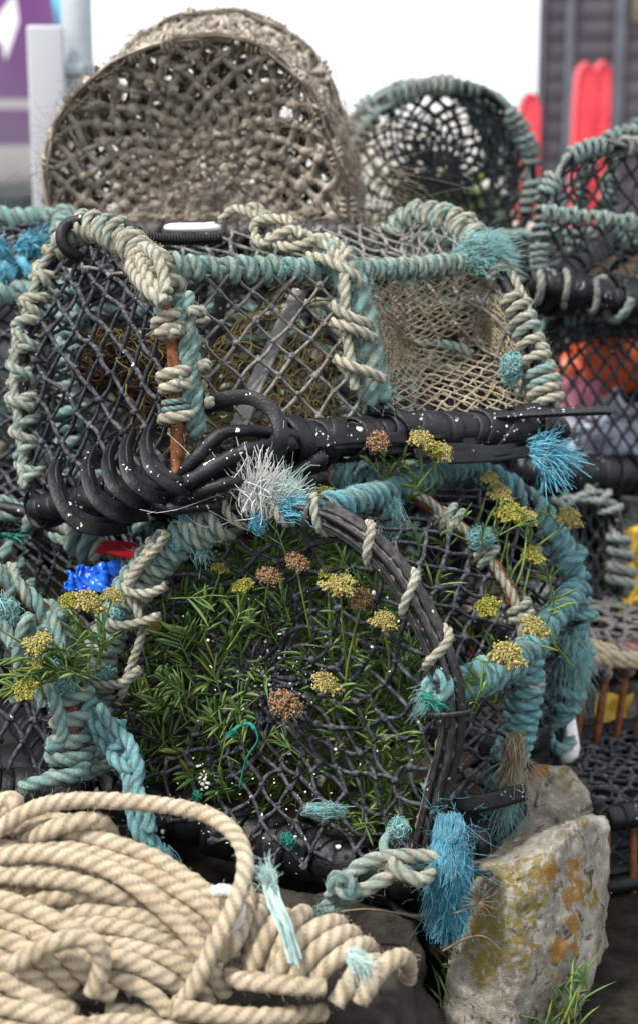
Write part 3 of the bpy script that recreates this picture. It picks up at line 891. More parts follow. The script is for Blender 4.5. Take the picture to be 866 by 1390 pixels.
rope(mb, smooth(onF([(128, 930), (150, 930), (172, 925), (190, 908)], -.037), step=.004), .0065, .25, fuzz=700)
rope(mb, smooth(onF([(172, 800), (190, 770), (215, 742), (228, 722)], -.034), step=.004), .0062, .1, fuzz=700)
mb.build('spiral_rope', M['rope'], low)
# soft turquoise fibre bunched on the left of the hoop
mb = MB()
for (x, y) in [(205, 755), (160, 835), (240, 735), (146, 915)]:
    p = onF([(x, y)], -.018)[0]
    mb = MB(); wad(mb, p, .016, 200, .0005, shape=(.9, .7, 1.2)); mb.build('turquoise_fibre', M['teal_fibre'], low)

# front net gathered to the middle
out = np.concatenate([hF + (cen - hF) * .035, resample([hF[-1] + [-.012, 0, .012] - AX * .034, (hF[0] + hF[-1]) / 2 + [0, 0, -.012] - AX * .046, hF[0] + [.02, 0, .012] - AX * .034], n=40)[1:-1], (hF[:1] + (cen - hF[:1]) * .035)])
cN = on_plane(352, 918, P0 + AX * .03, AX)
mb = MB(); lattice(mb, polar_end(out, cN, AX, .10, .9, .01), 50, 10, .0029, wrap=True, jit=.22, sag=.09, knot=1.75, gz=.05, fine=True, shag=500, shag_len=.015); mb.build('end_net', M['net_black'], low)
mb = MB()
b = []
for q in range(170):
    s_ = abs(RS.randn()) * 46; a = RS.rand() * 2 * PI
    b.append(on_plane(356 + s_ * math.cos(a) * 1.1, 915 + s_ * math.sin(a) * 1.2, P0 + AX * (.018 + .012 * RS.rand()), AX))
for q in range(60):
    b.append(on_plane(RS.uniform(190, 590), RS.uniform(780, 1120), P0 + AX * .002, AX))
blobs(mb, np.array(b), .0006 + .0019 * RS.rand(len(b)) ** 2.5, fine=True, aniso=.55)
b = [on_plane(x, y, P0 - AX * .040, AX) for x, y in [(RS.uniform(200, 470), RS.uniform(1050, 1150)) for _ in range(40)] + [(275 + RS.randn() * 5, 1060 + RS.randn() * 15) for _ in range(26)]]
blobs(mb, np.array(b), .0007 + .0017 * RS.rand(len(b)) ** 2, fine=True, aniso=.5)
mb.build('barnacles', M['barnacle'], low)['kind'] = 'stuff'
# side net
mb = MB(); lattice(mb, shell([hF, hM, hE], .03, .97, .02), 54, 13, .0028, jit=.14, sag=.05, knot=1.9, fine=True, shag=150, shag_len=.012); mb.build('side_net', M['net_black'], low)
mb = MB(); oE = np.concatenate([hE, resample([hE[-1], hE[0]], n=20)[1:]]); lattice(mb, polar_end(oE, oE.mean(0) - AX * .06, -AX), 40, 9, .0026, wrap=True); mb.build('end_net', M['net_dark'], low)
# mid hoop: beige rope seized along it, rust showing
mb = MB(); sweep(mb, hM, .010, 10, 0, rough=.1)
rope(mb, wobble(cut(hM, .2, .97, 160) + [-.004, -.012, .009], .006, 20, 1), .0062, np.array([.3, .2, .1, .25, .1, .3, .4]), 1, fuzz=900)
for f in np.linspace(.37, .95, 9):
    f += .012 * RS.randn()
    lash(mb, cut(hM, f, f + .022, 12), .013, .006, .012, tint=.25 + .3 * RS.rand(), mat=1, fuzz=700, phase=RS.rand() * 6)
lash(mb, cut(hM, .80, .96, 40), .011, .009, .017, tint=1, mat=2, fuzz=900)
lash(mb, cut(hM, .46, .51, 20), .012, .008, .015, tint=.8, mat=2, fuzz=900)
mb.build('middle_hoop', [M['rust'], M['rope'], M['blue_rope']], low)
# far hoop thick with turquoise rope
mb = MB(); sweep(mb, hE, .012, 8, 0)
braid(mb, wobble(cut(hE, .35, .72, 90), .004, 20, 4), .010, .010, 3, .085, (.7, 1, .4), 1, fuzz=900)
messy(mb, cut(hE, .66, .97, 90), .013, .0085, (.6, 1, .8, .4), 4, 7, 1, 1200, n=11, cover=.6)
mb.build('far_hoop', [M['rubber'], M['blue_rope']], low)
# ridge ropes
rt = smooth([on_plane(420, 700, P0, AX), on_plane(470, 690, P0 + AX * .08, AX), on_plane(530, 672, P0 + AX * .2, AX), on_plane(590, 652, P0 + AX * .33, AX), on_plane(650, 636, P0 + AX * .47, AX)], n=60)
mb = MB(); braid(mb, rt + [0, 0, .008], .0095, .0105, 3, .075, (.7, 1, .3), fuzz=1300, n=12)
tuft_on(mb, rt[24] + [0, -.01, -.004], (.2, -.3, -1), .028, 160, .0007, .5, 1, br=.012)
mb.build('ridge_rope', [M['blue_rope'], M['teal_fibre']], low)
rr = np.array([on_plane(583, 935, P0 - AX * .015, AX), on_plane(640, 925, P0 + AX * .1, AX), on_plane(708, 885, P0 + AX * .24, AX), on_plane(735, 850, P0 + AX * .36, AX), on_plane(778, 800, P0 + AX * .49, AX)])
rr = smooth(rr, n=60)
mb = MB(); lash(mb, cut(rr, 0, .45, 40) + [.004, -.006, .004], .008, .0088, .018, tint=np.array([.5, .8, .4, .7]), fuzz=1500, n=12, jit=.6, Rj=.15)
braid(mb, cut(rr, .42, 1, 40) + [.006, -.006, .004], .011, .010, 3, .075, (.7, 1, .5), fuzz=1100)
tuft_on(mb, rr[3], (-.8, -.4, -.6), .026, 120, .0007, .45, 1, br=.012)
mb.build('ridge_rope', [M['blue_rope'], M['teal_fibre']], low)
mb = MB(); tuft_on(mb, onF([(575, 945)], -.02)[0], (.9, -.2, -.35), .022, 26, .0014, .2, curl=.6, br=.005); mb.build('green_twine', M['green_twine'], low); mb = MB()
sweep(mb, smooth(onF([(318, 992), (325, 986), (338, 982), (346, 990)], -.02), n=16), .0024, 6, rough=.15)
tuft_on(mb, onF([(320, 992)], -.02)[0], (-.5, -.3, -.2), .010, 20, .0008, .5, br=.003)
sweep(mb, smooth(onF([(345, 985), (350, 1005), (335, 1030), (325, 1070)], -.02), n=20), .0013, 5); mb.build('green_twine', M['green_twine'], low); mb = MB()
wad(mb, onF([(392, 1140)], -.045)[0], .012, 140, .0005); mb.build('green_twine', M['green_twine'], low); mb = MB()
wad(mb, onF([(268, 1080)], -.045)[0], .008, 60, .0005); mb.build('green_twine', M['green_twine'], low); mb = MB()
wad(mb, P(505, 668, 2.32), .014, 90, .0007)
mb.build('green_twine', M['green_twine'], low)
# frayed ends
pw = onF([(352, 692)], .0)[0]
mb = MB(); tuft_on(mb, pw + [0, -.01, .004], (.10, -.1, 1), .056, 210, .0016, .24, curl=.45, grav=.15, br=.016); tuft_on(mb, pw + [.012, -.012, .002], (.6, -.1, .8), .040, 90, .0010, .3, curl=.5, br=.012)
hairs(mb, pw + RS.randn(9, 3) * .004, np.array([[-.9, -.1, .45]] * 9) + .35 * RS.randn(9, 3), .07, .0006, curl=1.1, k=9, n=4)
mb.build('frayed_end', M['white_fibre'], low)
tuft(low, onF([(378, 686)])[0], (.35, -.2, .85), .040, 130, .0006, .5, 'pale_fibre', br=.016)
mb = MB(); wad(mb, onF([(352, 708)], -.02)[0], .018, 240, .0005, shape=(.8, .8, 1.2)); mb.build('turquoise_fibre', M['blue_fibre'], low); mb = MB()
tuft_on(mb, onF([(385, 688)], -.01)[0], (.8, -.3, .1), .034, 110, .001, .25, curl=.4, br=.014)
mb.build('turquoise_fibre', M['blue_fibre'], low)
tuft(low, onF([(268, 722)])[0], (-.35, -.2, .9), .030, 110, .0007, .5, 'blue_fibre', br=.008)
tuft(low, onF([(272, 738)])[0], (.2, -.6, -.9), .016, 50, .0008, .4, 'teal_fibre', br=.008)
mb = MB(); wad(mb, on_plane(652, 730, P0 + AX * .235, AX), .020, 420, .0006, shape=(1.1, .9, 1)); mb.build('turquoise_fibre', M['teal_fibre'], low)
tuft(low, on_plane(775, 870, P0 + AX * .47, AX), (.1, -.3, -1), .05, 130, .0008, .3, 'teal_fibre', br=.02)
tuft(low, on_plane(685, 1060, P0 + AX * .24, AX), (-.2, -.4, -1), .05, 130, .0009, .4, 'teal_fibre', br=.018)
tuft(low, on_plane(700, 1000, P0 + AX * .22, AX), (-.1, -.2, -1), .055, 60, .0012, .25, 'net_beige', br=.008)
# big blue tassel
q0 = P(612, 1105, 2.02)
mb = MB()
for k in range(13):
    a = RS.rand(); b0 = P(596 + 30 * RS.rand(), 1108 + 12 * RS.rand(), 2.03 + .03 * RS.rand())
    b1 = P(591 + 40 * RS.rand(), 1170 + RS.randn() * 6, 2.0 + .04 * RS.rand())
    b2 = P(588 + 34 * RS.rand(), 1215 + 60 * RS.rand(), 2.02 + .03 * RS.rand())
    mid = resample(smooth([b0, b1, b2]), n=18)
    m = 190
    off = RS.randn(m, 1, 3) * .0046 * np.linspace(.6, 1.5, 18)[None, :, None]
    tt = np.linspace(0, 1, 18)[None, :, None]; wv = .0026 * np.sin(tt * RS.uniform(8, 26, (m, 1, 1)) + RS.rand(m, 1, 1) * 6) * RS.randn(m, 1, 3) * (.2 + tt) + .003 * np.sin(tt * 14 + k) * RS.randn(1, 1, 3)
    tubes(mb, mid[None] + off + wv,   .00030 + .0002 * RS.rand(m), 3)
hairs(mb, q0 + RS.randn(130, 3) * [.014, .01, .03] + [0, 0, -.05], RS.randn(130, 3) + [0, -.5, -.4], .022, .00022, curl=1.6, k=9)
mb.build('tassel', M['blue_fibre'], low)
mb = MB(); wad(mb, P(540, 1125, 2.06), .017, 260, .0005); mb.build('turquoise_fibre', M['teal_fibre'], low); mb = MB(); wad(mb, P(440, 1100, 2.1), .02, 160, .0004, shape=(1.8, .6, .7)); mb.build('turquoise_fibre', M['teal_fibre'], low)
# knotted rope at the base, and the doubled rope hanging on the left
mb = MB()
rope(mb, smooth(PP([(600, 1164, 2.02), (560, 1162, 2.01), (510, 1166, 2.0), (478, 1184, 2.0), (455, 1215, 2.0), (436, 1240, 2.01)]), step=.004), .0095, np.array([.1, .3, .5, .6, .8, .9]), fuzz=800)
rope(mb, smooth(PP([(598, 1178, 2.03), (560, 1175, 2.02), (528, 1190, 1.995), (490, 1210, 1.99), (462, 1225, 2.0), (440, 1242, 2.0)]), step=.004), .0095, np.array([.5, .7, .3, .4, .8, .9]), fuzz=800)
rope(mb, smooth(PP([(478, 1200, 1.985), (455, 1190, 1.975), (452, 1205, 1.975), (478, 1215, 1.97), (468, 1190, 1.97), (446, 1218, 1.98)]), step=.004), .0085, .85, fuzz=800)
rope(mb, smooth(PP([(530, 1170, 2.0), (545, 1185, 1.985), (570, 1195, 1.985), (585, 1185, 2.0)]), step=.004), .0095, .35, fuzz=800)
tuft_on(mb, P(438, 1240, 2.0), (-.2, -.2, -1), .022, 120, .0009, .35, 0, br=.012, tint=1.0)
sweep(mb, smooth(PP([(525, 1168, 2.03), (520, 1145, 2.05), (530, 1130, 2.06)]), n=12), .006, 8, 0, 1.0)
mb.build('base_rope', M['rope'], low)
mb = MB()
rope(mb, smooth(PP([(125, 945, 2.16), (118, 965, 2.15), (130, 985, 2.14), (160, 1005, 2.12), (175, 1035, 2.10), (182, 1060, 2.08), (190, 1095, 2.06), (200, 1130, 2.06), (218, 1155, 2.06)]), step=.004), .0088, .95, fuzz=500)
rope(mb, smooth(PP([(120, 968, 2.16), (135, 1000, 2.15), (158, 1030, 2.13), (172, 1048, 2.09), (176, 1070, 2.07), (180, 1105, 2.07), (190, 1135, 2.06), (212, 1158, 2.07)]), step=.004), .0088, .8, fuzz=500)
rope(mb, smooth(PP([(135, 960, 2.14), (155, 988, 2.12), (175, 1005, 2.1), (184, 1030, 2.08), (178, 1045, 2.08), (160, 1035, 2.09), (152, 1022, 2.11), (165, 1010, 2.1)]), step=.004), .0085, .9, fuzz=500)
rope(mb, smooth(PP([(128, 975, 2.15), (150, 980, 2.14), (172, 984, 2.14)]), step=.004), .007, 1, fuzz=500)
rope(mb, smooth(PP([(184, 1028, 2.08), (190, 1045, 2.07), (186, 1068, 2.065), (200, 1100, 2.05), (206, 1130, 2.05)]), step=.004), .0085, .85, fuzz=500)
tuft_on(mb, P(222, 1158, 2.05), (.3, -.2, -1), .018, 80, .0009, .4, 0, br=.01, tint=1.0)
mb.build('hanging_rope', M['blue_rope'], low)
slats(low, [hF, hM, hE], 5)

# ================================================================== the upper main pot
hG = smooth(PP([(52, 690, 2.34), (36, 600, 2.34), (30, 500, 2.34), (48, 410, 2.35), (76, 345, 2.35), (112, 312, 2.33), (150, 316, 2.27), (190, 342, 2.19), (220, 388, 2.13), (234, 450, 2.11), (240, 540, 2.11), (242, 625, 2.12)]), n=160)
hH = smooth(PP([(490, 605, 2.66), (495, 520, 2.68), (505, 420, 2.68), (525, 335, 2.66), (552, 300, 2.63), (592, 294, 2.57), (632, 314, 2.50), (664, 350, 2.43), (692, 395, 2.39), (714, 450, 2.37), (733, 515, 2.35), (748, 575, 2.34)]), n=160)
hK = hG * .48 + hH * .52
hK = smooth(np.concatenate([hK[:100:12], PP([(405, 322, 2.30), (448, 345, 2.26), (470, 375, 2.235), (483, 430, 2.23), (497, 500, 2.23), (508, 562, 2.23)])]), n=160)
UX = (hH - hG).mean(0); UX /= np.linalg.norm(UX)
top = thing('lobster_pot', 'lobster pot with grey and beige net sides, lying on top of the samphire pot', 'lobster pot', (hG[0] + hG[-1] + hH[0] + hH[-1]) / 4 - np.array([0, 0, .03]), POTS)
UPP = np.array([0, -.1, 1.0])
# base bars
fbar = smooth(PP([(235, 640, 2.12), (300, 622, 2.14), (390, 602, 2.17), (500, 590, 2.22), (620, 585, 2.28), (745, 580, 2.34)]), n=60)
mb = MB(); wrapped_bar(mb, wobble(cut(fbar, .26, 1.0, 50), .005, 14), .025, .0115, gap=1.15, tilt=.6, jr=.14)
for q in range(5):
    o = RS.randn(3) * .01
    strap(mb, wobble(cut(fbar, .3 + .1 * q, .62 + .09 * q, 20), .008, 12, q) + [0, -.030, .006 - .008 * q] + o * .4, .008, .0025, (0, .4, 1))
mb.build('base_bar', M['rubber'], top)
for a, b_ in ((hG[0], hH[0]), (hH[0], hH[-1])):
    mb = MB(); wrapped_bar(mb, resample([a, b_], n=20), .026, .014); mb.build('base_bar', M['rubber'], top)
ebar = smooth(PP([(240, 640, 2.13), (190, 655, 2.16), (120, 678, 2.24), (52, 690, 2.34)]), n=40)
mb = MB(); wrapped_bar(mb, ebar, .017, .012, tilt=.3); mb.build('base_bar', M['rubber'], top)
# hanging loops of tyre rubber under the left end
for q, (x0, y0, x1, y1, x2, y2, w) in enumerate([(74, 650, 97, 708, 172, 716, .0085), (118, 640, 134, 688, 200, 700, .008), (146, 628, 158, 670, 222, 684, .0075), (170, 616, 180, 660, 250, 676, .0078),
                                        (198, 602, 206, 645, 275, 668, .007)]):
    d0 = 2.26 - .17 * (x0 - 60) / 150
    mb = MB(); c = smooth(PP([(x0 + 8, y0 - 22, d0 + .02), (x0, y0, d0 - .03), ((x0 + x1) / 2 - 1, (y0 + y1) / 2 + 7, d0 - .055), (x1 + 8, y1 + 2, d0 - .06), ((x1 + x2) / 2, (y1 + y2) / 2 + 7, d0 - .05), (x2, y2, d0 - .0)]), n=30)
    c = resample(c, n=70)
    strap(mb, c, w, .0020, np.cross(np.gradient(c, axis=0), [.30, -.9, .35]), ridge=1.2)
    strap(mb, c + [.004, .014, .006], w * .8, .0018, np.cross(np.gradient(c, axis=0), [.7, -.7, .1]), ridge=1.2)
    mb.build('rubber_loop', M['rubber'], top, False)
# loose strips of rubber pipe along the front
for q, (ps, r) in enumerate([([(246, 648, 2.10), (265, 625, 2.08), (300, 590, 2.08), (340, 585, 2.09), (400, 592, 2.13)], .0088), ([(235, 668, 2.10), (265, 650, 2.07), (310, 622, 2.07), (350, 607, 2.08), (395, 602, 2.12)], .0095),
                      ([(240, 680, 2.1), (290, 662, 2.07), (340, 645, 2.08), (370, 610, 2.09), (376, 595, 2.1)], .0085), ([(275, 548, 2.12), (300, 542, 2.1), (340, 540, 2.09), (372, 560, 2.08), (382, 595, 2.07), (370, 630, 2.08), (330, 650, 2.08)], .0085),
                      ([(278, 560, 2.13), (284, 552, 2.12), (300, 548, 2.11), (318, 550, 2.11)], .008), ([(225, 690, 2.13), (300, 680, 2.11), (380, 650, 2.13), (440, 620, 2.16)], .0085), ([(196, 668, 2.14), (230, 690, 2.1), (300, 685, 2.1)], .008)]):
    mb = MB(); c = smooth(PP(ps), n=40)
    if q in (3, 4):
        strap(mb, c, r * 1.1, .003, np.cross(np.gradient(c, axis=0), [.2, -1, .1]), ridge=.4)
    else:
        sweep(mb, c, r * (1 + .12 * np.sin(np.linspace(0, 7, 40)) + .06 * RS.randn(40)), 10, rough=.05)
    mb.build('rubber_pipe', M['rubber'], top)
mb = MB(); strap(mb, PP([(560, 560, 2.30), (640, 567, 2.29), (700, 563, 2.28), (770, 559, 2.27), (824, 557, 2.26), (829, 561, 2.26)]), .0065, .0035, (0, .9, .5)); mb.build('flat_stick', M['rubber'], top)
# end hoop: steel core, beige lashings
mb = MB(); sweep(mb, cut(hG, 0, .72, 120), .009, 10, 1)
c = cut(hG, .72, 1, 60); c[:, 1] -= .006
sweep(mb, np.concatenate([c, PP([(240, 645, 2.11), (226, 652, 2.10)])]), .0085, 12, 0, rough=.06)
lash(mb, cut(hG, .02, .42, 110), .0095, .0076, .036, tint=np.array([.45, .7, .5, .25, .5, .15, .1, .1]), mat=2, fuzz=900, jit=.6, n=12, Rj=.2)
lash(mb, cut(hG, .03, .42, 110), .0105, .0070, .046, tint=np.array([.7, .3, .6, .2, .1]), mat=2, fuzz=900, jit=.6, n=12, Rj=.2, sgn=-1, phase=2)
rope(mb, wobble(cut(hG, .03, .42, 80) + [-.008, -.012, 0], .006, 22, 3), .0068, np.array([.6, .5, .3, .2]), 2, fuzz=900)
lash(mb, cut(hG, .42, .70, 90), .009, .0074, .018, tint=np.array([.3, .1, .3, .05, .1]), mat=2, fuzz=900, jit=.6, n=12, Rj=.12)
lash(mb, cut(hG, .43, .69, 90) + [0, -.012, .003], .011, .0066, .034, tint=np.array([.5, .1, .6, .1, .0]), mat=2, fuzz=900, jit=.6, n=12, Rj=.15)
lash(mb, cut(hG, .69, .765, 40) + [0, -.006, 0], .015, .0088, .0165, tint=np.array([.05, .1, .1]), mat=2, fuzz=900, jit=.3, n=12)
for f0, f1, tn in ((.80, .825, .0), (.875, .90, .05), (.935, .95, .1)):
    lash(mb, cut(hG, f0, f1, 14) + [0, -.007, 0], .0115, .0080, .016, tint=tn, mat=2, fuzz=900, n=12)
lash(mb, cut(hG, .915, .935, 10) + [0, -.007, 0], .012, .004, .008, tint=1.0, mat=2, fuzz=1200, n=9)
rope(mb, smooth(PP([(190, 350, 2.13), (198, 372, 2.10), (214, 392, 2.08), (228, 410, 2.07)]), step=.004), .008, .0, 2, fuzz=900, n=12)
rope(mb, smooth(PP([(176, 360, 2.14), (188, 380, 2.10), (205, 398, 2.075), (222, 412, 2.065)]), step=.004), .008, .1, 2, fuzz=900, n=12)
rope(mb, smooth(PP([(198, 335, 2.13), (214, 350, 2.10), (222, 372, 2.085), (228, 398, 2.07)]), step=.004), .008, .05, 2, fuzz=900, n=12)
mb.build('end_hoop', [M['rust'], M['rubber'], M['rope']], top)
# teal bunch beside the post with beige turns
post = PP([(250, 400, 2.105), (257, 470, 2.10), (262, 540, 2.105), (268, 590, 2.12)]); post = smooth(post, n=40)
mb = MB(); braid(mb, post, .007, .0085, 3, .09, (.9, 1, .8), fuzz=1500)
for f in (.10, .27, .46, .60, .72):
    lash(mb, cut(post, f, f + .05, 10) + [0, -.003, 0], .0145, .0075, .016, tint=.1 + .1 * RS.rand(), mat=0, fuzz=900, n=12, phase=RS.rand() * 6)
mb.build('corner_rope', M['rope'], top)
# black hose over the top corner
mb = MB(); sweep(mb, smooth(PP([(108, 350, 2.30), (90, 338, 2.29), (84, 318, 2.29), (96, 302, 2.30), (130, 298, 2.29), (165, 303, 2.24), (188, 316, 2.21)]), n=40), .0085, 12, rough=.02); mb.build('hose', M['rubber'], top)
# ridge rope along the top front edge
rid = smooth(PP([(236, 362, 2.12), (300, 366, 2.16), (380, 366, 2.21), (462, 368, 2.26), (560, 364, 2.34), (640, 356, 2.42), (664, 350, 2.44)]), n=90)
mb = MB(); sweep(mb, rid, .006, 8, 0, 1.0)
lash(mb, cut(rid, 0, .5, 80), .005, .0078, .024, tint=np.array([.75, .9, .8, 1, .85, .9]), fuzz=2200, n=12, jit=.5, Rj=.12)
lash(mb, cut(rid, .5, 1, 80), .005, .0068, .020, tint=np.array([.7, .9, .55, .8, .7]), fuzz=1800, n=12, jit=.5, Rj=.12)
mb.build('ridge_rope', M['rope'], top)
mb = MB(); tuft_on(mb, P(640, 346, 2.42), (.7, -.5, .25), .045, 420, .0009, .35, curl=.4, br=.022); mb.build('frayed_end', M['teal_fibre'], top)
# mid hoop
mb = MB(); sweep(mb, hK, .010, 8, 0)
c = cut(hK, .74, .985, 60)
braid(mb, c + [.004, 0, 0], .010, .0125, 4, .13, (.9, 1, .85, .7), 1, fuzz=1800)
c2 = cut(hK, .66, .80, 40)
braid(mb, c2, .009, .009, 3, .10, (.4, .9, .2), 1, fuzz=1000)
for ps in ([(300, 300, 2.42), (320, 284, 2.40), (350, 294, 2.36), (385, 315, 2.31), (420, 325, 2.27), (452, 340, 2.24), (466, 365, 2.21), (468, 400, 2.20), (470, 450, 2.20), (478, 505, 2.20), (482, 530, 2.20)],
           [(418, 348, 2.24), (440, 352, 2.22), (465, 365, 2.205), (485, 378, 2.21), (484, 392, 2.22)], [(450, 412, 2.2), (462, 424, 2.195), (485, 434, 2.195), (500, 440, 2.21)],
           [(450, 437, 2.2), (470, 444, 2.19), (490, 450, 2.195), (507, 460, 2.21)], [(455, 487, 2.2), (478, 498, 2.185), (500, 505, 2.19), (520, 515, 2.205)], [(415, 330, 2.27), (440, 322, 2.26), (462, 335, 2.24), (472, 352, 2.22)],
           [(365, 322, 2.30), (375, 330, 2.28), (395, 336, 2.26), (430, 326, 2.25)], [(350, 318, 2.33), (345, 305, 2.33), (360, 298, 2.32), (385, 298, 2.3), (400, 305, 2.28)], [(345, 320, 2.32), (358, 332, 2.29), (380, 318, 2.27), (400, 312, 2.27), (412, 322, 2.26)],
           [(330, 290, 2.4), (345, 280, 2.39), (358, 290, 2.38), (362, 305, 2.34)]):
    rope(mb, smooth(PP(ps), step=.004), .0073, .02 + .1 * RS.rand(), 1, fuzz=900, n=12)
mb.build('middle_hoop', [M['rubber'], M['rope']], top)
# right hoop
mb = MB(); sweep(mb, hH, .0095, 10, 0)
lash(mb, cut(hH, .36, .66, 80), .009, .0074, .021, tint=np.array([.5, .9, .4, .9, .3, .6]), mat=1, fuzz=1000, n=12, jit=.5, Rj=.15)
lash(mb, cut(hH, .36, .66, 80) + [0, -.01, .005], .011, .0062, .034, tint=np.array([.2, .5, .1, .3]), mat=1, fuzz=1000, n=12, jit=.5, Rj=.15)
for f0, f1, tn in ((.67, .745, .25), (.79, .815, .1), (.825, .86, .5), (.865, .885, .15), (.892, .91, .1), (.915, .945, .75), (.945, .975, .05)):
    lash(mb, cut(hH, f0, f1, 20),   .010 + .005 * max(0, f0 - .8) / .15, .0070, .0150, tint=tn, mat=1, fuzz=1000, n=12)
rope(mb, cut(hH, .70, 1.0, 40) + [.012, -.006, .004], .0065, np.array([.2, .1, .3, .05]), 1, fuzz=900)
mb.build('end_hoop', [M['rubber'], M['rope']], top)
mb = MB(); wad(mb, P(693, 500, 2.335), .021, 520, .0006, shape=(.85, .8, 1.3)); mb.build('frayed_end', M['teal_fibre'], top)
mb = MB()
tuft_on(mb, P(722, 612, 2.30), (1, -.3, .12), .052, 100, .0014, .20, curl=.45, grav=.3, br=.008)
tuft_on(mb, P(724, 616, 2.30), (.7, -.3, -.6), .05, 40, .0014, .22, curl=.5, br=.008)
tuft_on(mb, P(722, 605, 2.30), (.7, -.3, .5), .038, 30, .0014, .2, curl=.5, br=.008)
sweep(mb, smooth(PP([(735, 615, 2.31), (738, 650, 2.31), (733, 672, 2.32)]), n=12), .003, 6)
mb.build('tassel', M['blue_fibre'], top)
# nets
lat_d = lambda u0, u1: None
S_left = flat_end(hG, UX, .02)
mb = MB(); lattice(mb, S_left, 13, 15, .0031, jit=.13, sag=.05, knot=1.7, fine=True, shag=200, shag_len=.012); mb.build('end_net', M['net_black'], top)
def quad(c, bulge=(0, 0, 0)):
    c = np.asarray(c)
    def S(u, v):
        u, v = u[:, None], v[:, None]
        return c[0] * (1 - u) * (1 - v) + c[1] * u * (1 - v) + c[2] * u * v + c[3] * (1 - u) * v + np.asarray(bulge) * 16 * u * (1 - u) * v * (1 - v)
    return S
mb = MB(); lattice(mb, quad(PP([(258, 598, 2.13), (505, 578, 2.23), (474, 368, 2.25), (246, 366, 2.13)]), (.0, .012, 0)), 10, 9, .0024, jit=.08, sag=.03, knot=2.1, fine=True, gz=.02); mb.build('side_net', M['net_grey'], top)
mb = MB()
corners = PP([(512, 560, 2.24), (560, 560, 2.27), (620, 558, 2.29), (690, 560, 2.32), (725, 555, 2.34), (712, 490, 2.36), (700, 440, 2.37), (680, 392, 2.40), (655, 362, 2.42), (600, 366, 2.38), (540, 370, 2.32), (490, 375, 2.27), (500, 440, 2.24), (508, 500, 2.24), (512, 560, 2.24)])
lattice(mb, seam_end(resample(corners, n=120), P(545, 470, 2.44), P(655, 452, 2.47), np.array([0, 1, 0]), .03, .9, -.01), 66, 17, .0013, wrap=True, jit=.15, sag=.06, knot=1.7, sides=5)
lattice(mb, seam_end(resample(corners + [0, .02, 0], n=120), P(560, 455, 2.50), P(640, 450, 2.51), np.array([0, 1, 0]), .1, .9, .01), 50, 10, .0011, wrap=True, jit=.35, sag=.12, knot=1.6, sides=5)
mb.build('funnel_net', M['net_beige'], top)
mb = MB(); lattice(mb, lambda u, v: at_frac(rid, u) * (1 - v)[:, None] + (at_frac(np.stack([at_frac(hG, .40), at_frac(hK, .42), at_frac(hH, .40)]), u)) * v[:, None] - np.array([0, 0, .02]) * (4 * v * (1 - v))[:, None], 30, 8, .0027, jit=.15, sag=.06); mb.build('top_net', M['net_grey'], top)
mb = MB(); lattice(mb, shell([hG, hK, hH], .03, .40, .01), 18, 22, .0026, jit=.15); mb.build('back_net', M['net_dark'], top)
mb = MB(); lattice(mb, flat_end(hH, -UX, .03), 13, 12, .0024); mb.build('end_net', M['net_grey'], top)
# inner olive funnels
cM = (hG.mean(0) + hK.mean(0)) / 2
def cone(c0, r0, c1, r1):
    c0, c1 = np.asarray(c0), np.asarray(c1); ax = c1 - c0; ax /= np.linalg.norm(ax)
    a = np.cross(ax, [0, 0, 1]); a /= np.linalg.norm(a); b = np.cross(ax, a)
    return lambda u, v: (c0 * (1 - v)[:, None] + c1 * v[:, None]) + ((r0 * (1 - v) + r1 * v))[:, None] * (np.cos(2 * PI * u)[:, None] * a + np.sin(2 * PI * u)[:, None] * b)
mb = MB()
lattice(mb, cone(P(150, 560, 2.30), .12, P(330, 530, 2.36), .05), 30, 14, .0010, wrap=True, jit=.25, sag=.12, sides=5)
lattice(mb, cone(P(260, 560, 2.32), .05, P(470, 470, 2.42), .13), 32, 14, .0010, wrap=True, jit=.25, sag=.12, sides=5)
lattice(mb, quad(PP([(250, 600, 2.24), (460, 560, 2.3), (440, 430, 2.4), (262, 560, 2.34)]), (0, .03, -.03)), 26, 14, .0012, jit=.3, sag=.15, sides=5)
mb.build('inner_net', M['net_olive'], top)
mb = MB(); strap(mb, smooth(PP([(322, 585, 2.16), (352, 512, 2.20), (385, 442, 2.24), (408, 394, 2.26)]), n=20), .0115, .003, (1, -.2, .3), ridge=.2); mb.build('grey_strap', M['strap'], top)
mb = MB()
for q in range(10):
    a, b_ = P(RS.uniform(120, 640), RS.uniform(390, 640), 2.45 + .2 * RS.rand()), P(RS.uniform(120, 640), RS.uniform(390, 640), 2.45 + .2 * RS.rand())
    rope(mb, smooth(wobble(resample([a, (a + b_) / 2 + RS.randn(3) * .04, b_], n=20), .05, 6, q), step=.006), .006 + .003 * RS.rand(), RS.rand(), fuzz=300, n=9)
mb.build('loose_rope', M['rope'], top)
mb = MB()
for q in range(6):
    a = P(RS.uniform(120, 230), RS.uniform(420, 560), 2.4)
    wad(mb, a, .045, 160, .0009)
mb.build('inner_fibre', M['brownrust'], top)
mb = MB(); pts = []
sp = smooth(PP([(195, 322, 2.34), (240, 326, 2.36), (300, 324, 2.38)]), n=30)
sweep(mb, sp, .006, 8)
for p, T_, N_, B_ in zip(resample(sp, n=26), *frames(resample(sp, n=26))):
    band(mb, p, T_, N_, B_, .0075, .0012, .001, (0, 0), n=12)
mb.build('corrugated_pipe', M['rubber'], top)
slats(top, [hG, hK, hH], 5)
